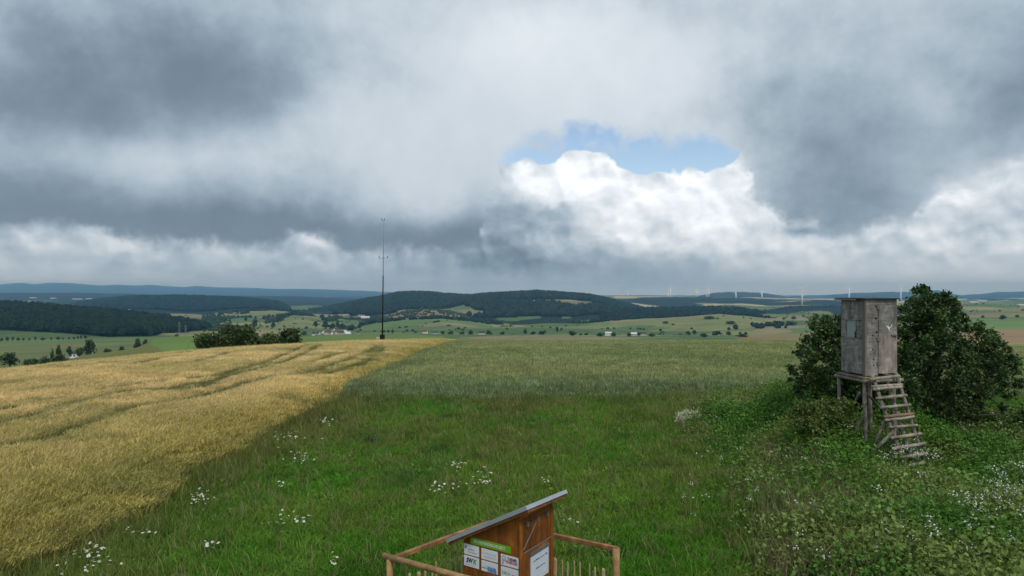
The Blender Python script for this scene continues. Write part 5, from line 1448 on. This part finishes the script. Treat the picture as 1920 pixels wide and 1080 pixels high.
for v, r in ((FA, .043), (FB, .042), (FC, .05), (FD, .043)):
    MB().tube([fp(v, gz(v.x, v.y) - 0.2), fp(v, 0.5), fp(v, 0.985)], [r, r * 0.99, r * 0.97], 14, 0.02).build('post', M_RAIL, fr, True)
da = (FD - FA).normalized(); MB().tube([fp(FA - da * 0.10, 1.0), fp(FA.lerp(FD, .5), 0.998), fp(FD + da * .1, 1.0)], [0.040, 0.039, 0.038], 14, 0.015).build('round_rail', M_RAIL, fr, True)
for a, b in ((FA, FB), (FB, FC)):
    d = (b - a).normalized(); nrm = Vector((-d.y, d.x, 0))
    mb = MB(); vs = []
    for p in (a - d * 0.03, b + d * 0.03):
        for k_ in (-0.028, 0.028):
            for z in (0.938, 1.0): vs.append(fp(p + nrm * k_, z))
    mb.add(vs, [(0, 1, 3, 2), (4, 6, 7, 5), (0, 4, 5, 1), (2, 3, 7, 6), (0, 2, 6, 4), (1, 5, 7, 3)]).build('flat_rail', M_RAILB, fr, False, 0.008)
tag(fr, 'low fence of round posts and brown rails enclosing the info box', 'fence')
pf = empty('paling_fence', (FB.x, FB.y, gz(FB.x, FB.y)))
p0 = pf.location
for a, b, n_ in ((FA, FB, 17), (FB, FC, 19)):
    d = (b - a); inw = Vector((-d.y, d.x, 0)).normalized() * (-0.1)
    pts = []
    for i in range(n_):
        t = (i + 0.6 + random.uniform(-.15, .15)) / n_
        v = a + d * t + inw
        h = random.uniform(0.64, 0.80); r = random.uniform(0.011, 0.02)
        if i % 7 == 3: r, h = 0.03, 0.72
        z = gz(v.x, v.y); le = Vector((random.uniform(-.02, .02), random.uniform(-.02, .02), 0))
        MB().tube([Vector((v.x, v.y, z - .1)) - p0, Vector((v.x, v.y, z + h * .97)) + le - p0, Vector((v.x, v.y, z + h)) + le - p0], [r, r * .95, r * .6], 6, 0.12).build('pale', M_PALE, pf, False)
        pts.append(v)
    for hz in (0.18, 0.48):
        MB().tube([Vector((v.x, v.y, gz(v.x, v.y) + hz + random.uniform(-.015, .015))) + inw * 0.2 - p0 for v in pts], 0.004, 4).build('wire', M_GALV, pf)
tag(pf, 'low chestnut paling fence with wire inside the rail fence', 'fence')

# ------------------------------------------------------------------ daisies in patches
hd = MB()
for i in range(9):
    a = i * 0.698
    hd.add([(0.004 * math.cos(a), 0.004 * math.sin(a), 0.002), (0.02 * math.cos(a - .3), 0.02 * math.sin(a - .3), 0.006), (0.036 * math.cos(a), 0.036 * math.sin(a), 0.003), (0.02 * math.cos(a + .3), 0.02 * math.sin(a + .3), 0.006)], [(0, 1, 2, 3)])
hd.tube([(0, 0, -0.002), (0, 0, 0.0085)], [0.011, 0.008], 6)
hd.tube([(0.03, 0.01, -0.33), (0.006, 0, -0.1), (0, 0, 0)], 0.0035, 3, cap=False)
dm = hd.mesh('daisy', M_WHITEPETAL)
dm.materials.append(mat_plain('daisy_eye', (0.6, 0.42, 0.03), 0.7)); dm.materials.append(mat_plain('daisy_stem', (0.08, 0.16, 0.03), 0.7))
for p in dm.polygons: p.material_index = 0 if p.index < 9 else (1 if p.index < 17 else 2)
patches = [(172, 1052, 50, 26, 46, 'daisies at the bottom left edge of the meadow below the barley'), (545, 822, 34, 16, 46, 'dense pinkish white daisies by the barley edge'), (612, 793, 16, 7, 16, 'few daisies above the dense patch by the barley edge'), (568, 862, 24, 10, 24, 'loose daisies below the dense patch by the barley edge'),
           (376, 936, 22, 12, 26, 'white flowers half way down the barley edge'), (540, 980, 32, 14, 20, 'scattered daisies in the lower left meadow'), (527, 911, 12, 6, 6, 'small group of daisies in the middle left meadow'), (858, 875, 22, 6, 20, 'narrow band of daisies in the middle of the meadow'),
           (833, 915, 24, 12, 20, 'loose daisies above the grey roof'), (910, 900, 14, 18, 26, 'brightest daisies right above the grey roof'), (1062, 982, 26, 9, 9, 'few daisies right of the brown box'), (628, 1052, 12, 10, 8, 'few daisies left of the fence corner'), (400, 1026, 36, 8, 7, 'thinly scattered daisies near the bottom of the meadow'),
           (686, 733, 12, 4, 18, 'daisies where barley, corn and meadow meet'), (1018, 905, 30, 8, 6, 'few daisies behind the roof tip'), (270, 1000, 20, 6, 10, 'pale flowers low on the barley edge')]
for (u, y, su, sy, n_, lab) in patches:
    hx, hy, hz = ground_hit(u, y)
    root = empty('daisy_patch', (hx, hy, hz))
    for i in range(n_):
        qx, qy, qz = ground_hit(u + random.gauss(0, su * .5) * random.choice((.7, 1, 1, 1.8)), y + random.gauss(0, sy * .5) * random.choice((.7, 1, 1.5)), 0.25)
        o = link('daisy', dm, root)
        o.location = Vector((qx, qy, qz + random.uniform(0.24, 0.34))) - root.location
        o.rotation_euler = (random.gauss(0.35, .3), random.gauss(0, .3), random.uniform(0, 6.28))
        s = random.uniform(0.5, 1.05) * (0.95 if hy < 18 else 1.1); o.scale = (s, s, 1)
    tag(root, 'patch of ' + lab if not lab.startswith(('few', 'small')) else lab, 'flowers', 'daisy patches in the meadow')

# ------------------------------------------------------------------ haze
hm = bpy.data.materials.new('haze'); hm.use_nodes = True
hn = hm.node_tree; hn.nodes.clear()
pv = hn.nodes.new('ShaderNodeVolumePrincipled'); pv.inputs['Color'].default_value = (0.28, 0.62, 1.0, 1); pv.inputs['Absorption Color'].default_value = (0.5, 0.5, 0.5, 1); pv.inputs['Density'].default_value = 5.6e-5; pv.inputs['Anisotropy'].default_value = 0.1
pv.inputs['Density Attribute'].default_value = ''
ho = hn.nodes.new('ShaderNodeOutputMaterial'); hn.links.new(pv.outputs[0], ho.inputs['Volume'])
hm.cycles.homogeneous_volume = True
top_ = max(HZ_HI, 160.0) + 40
B = 52000
tag(MB().box((-B, -B, HZ_LO - 2), (B, 36000, top_)).build('haze', hm), 'pale blue haze over the far valley', 'haze', kind='stuff')
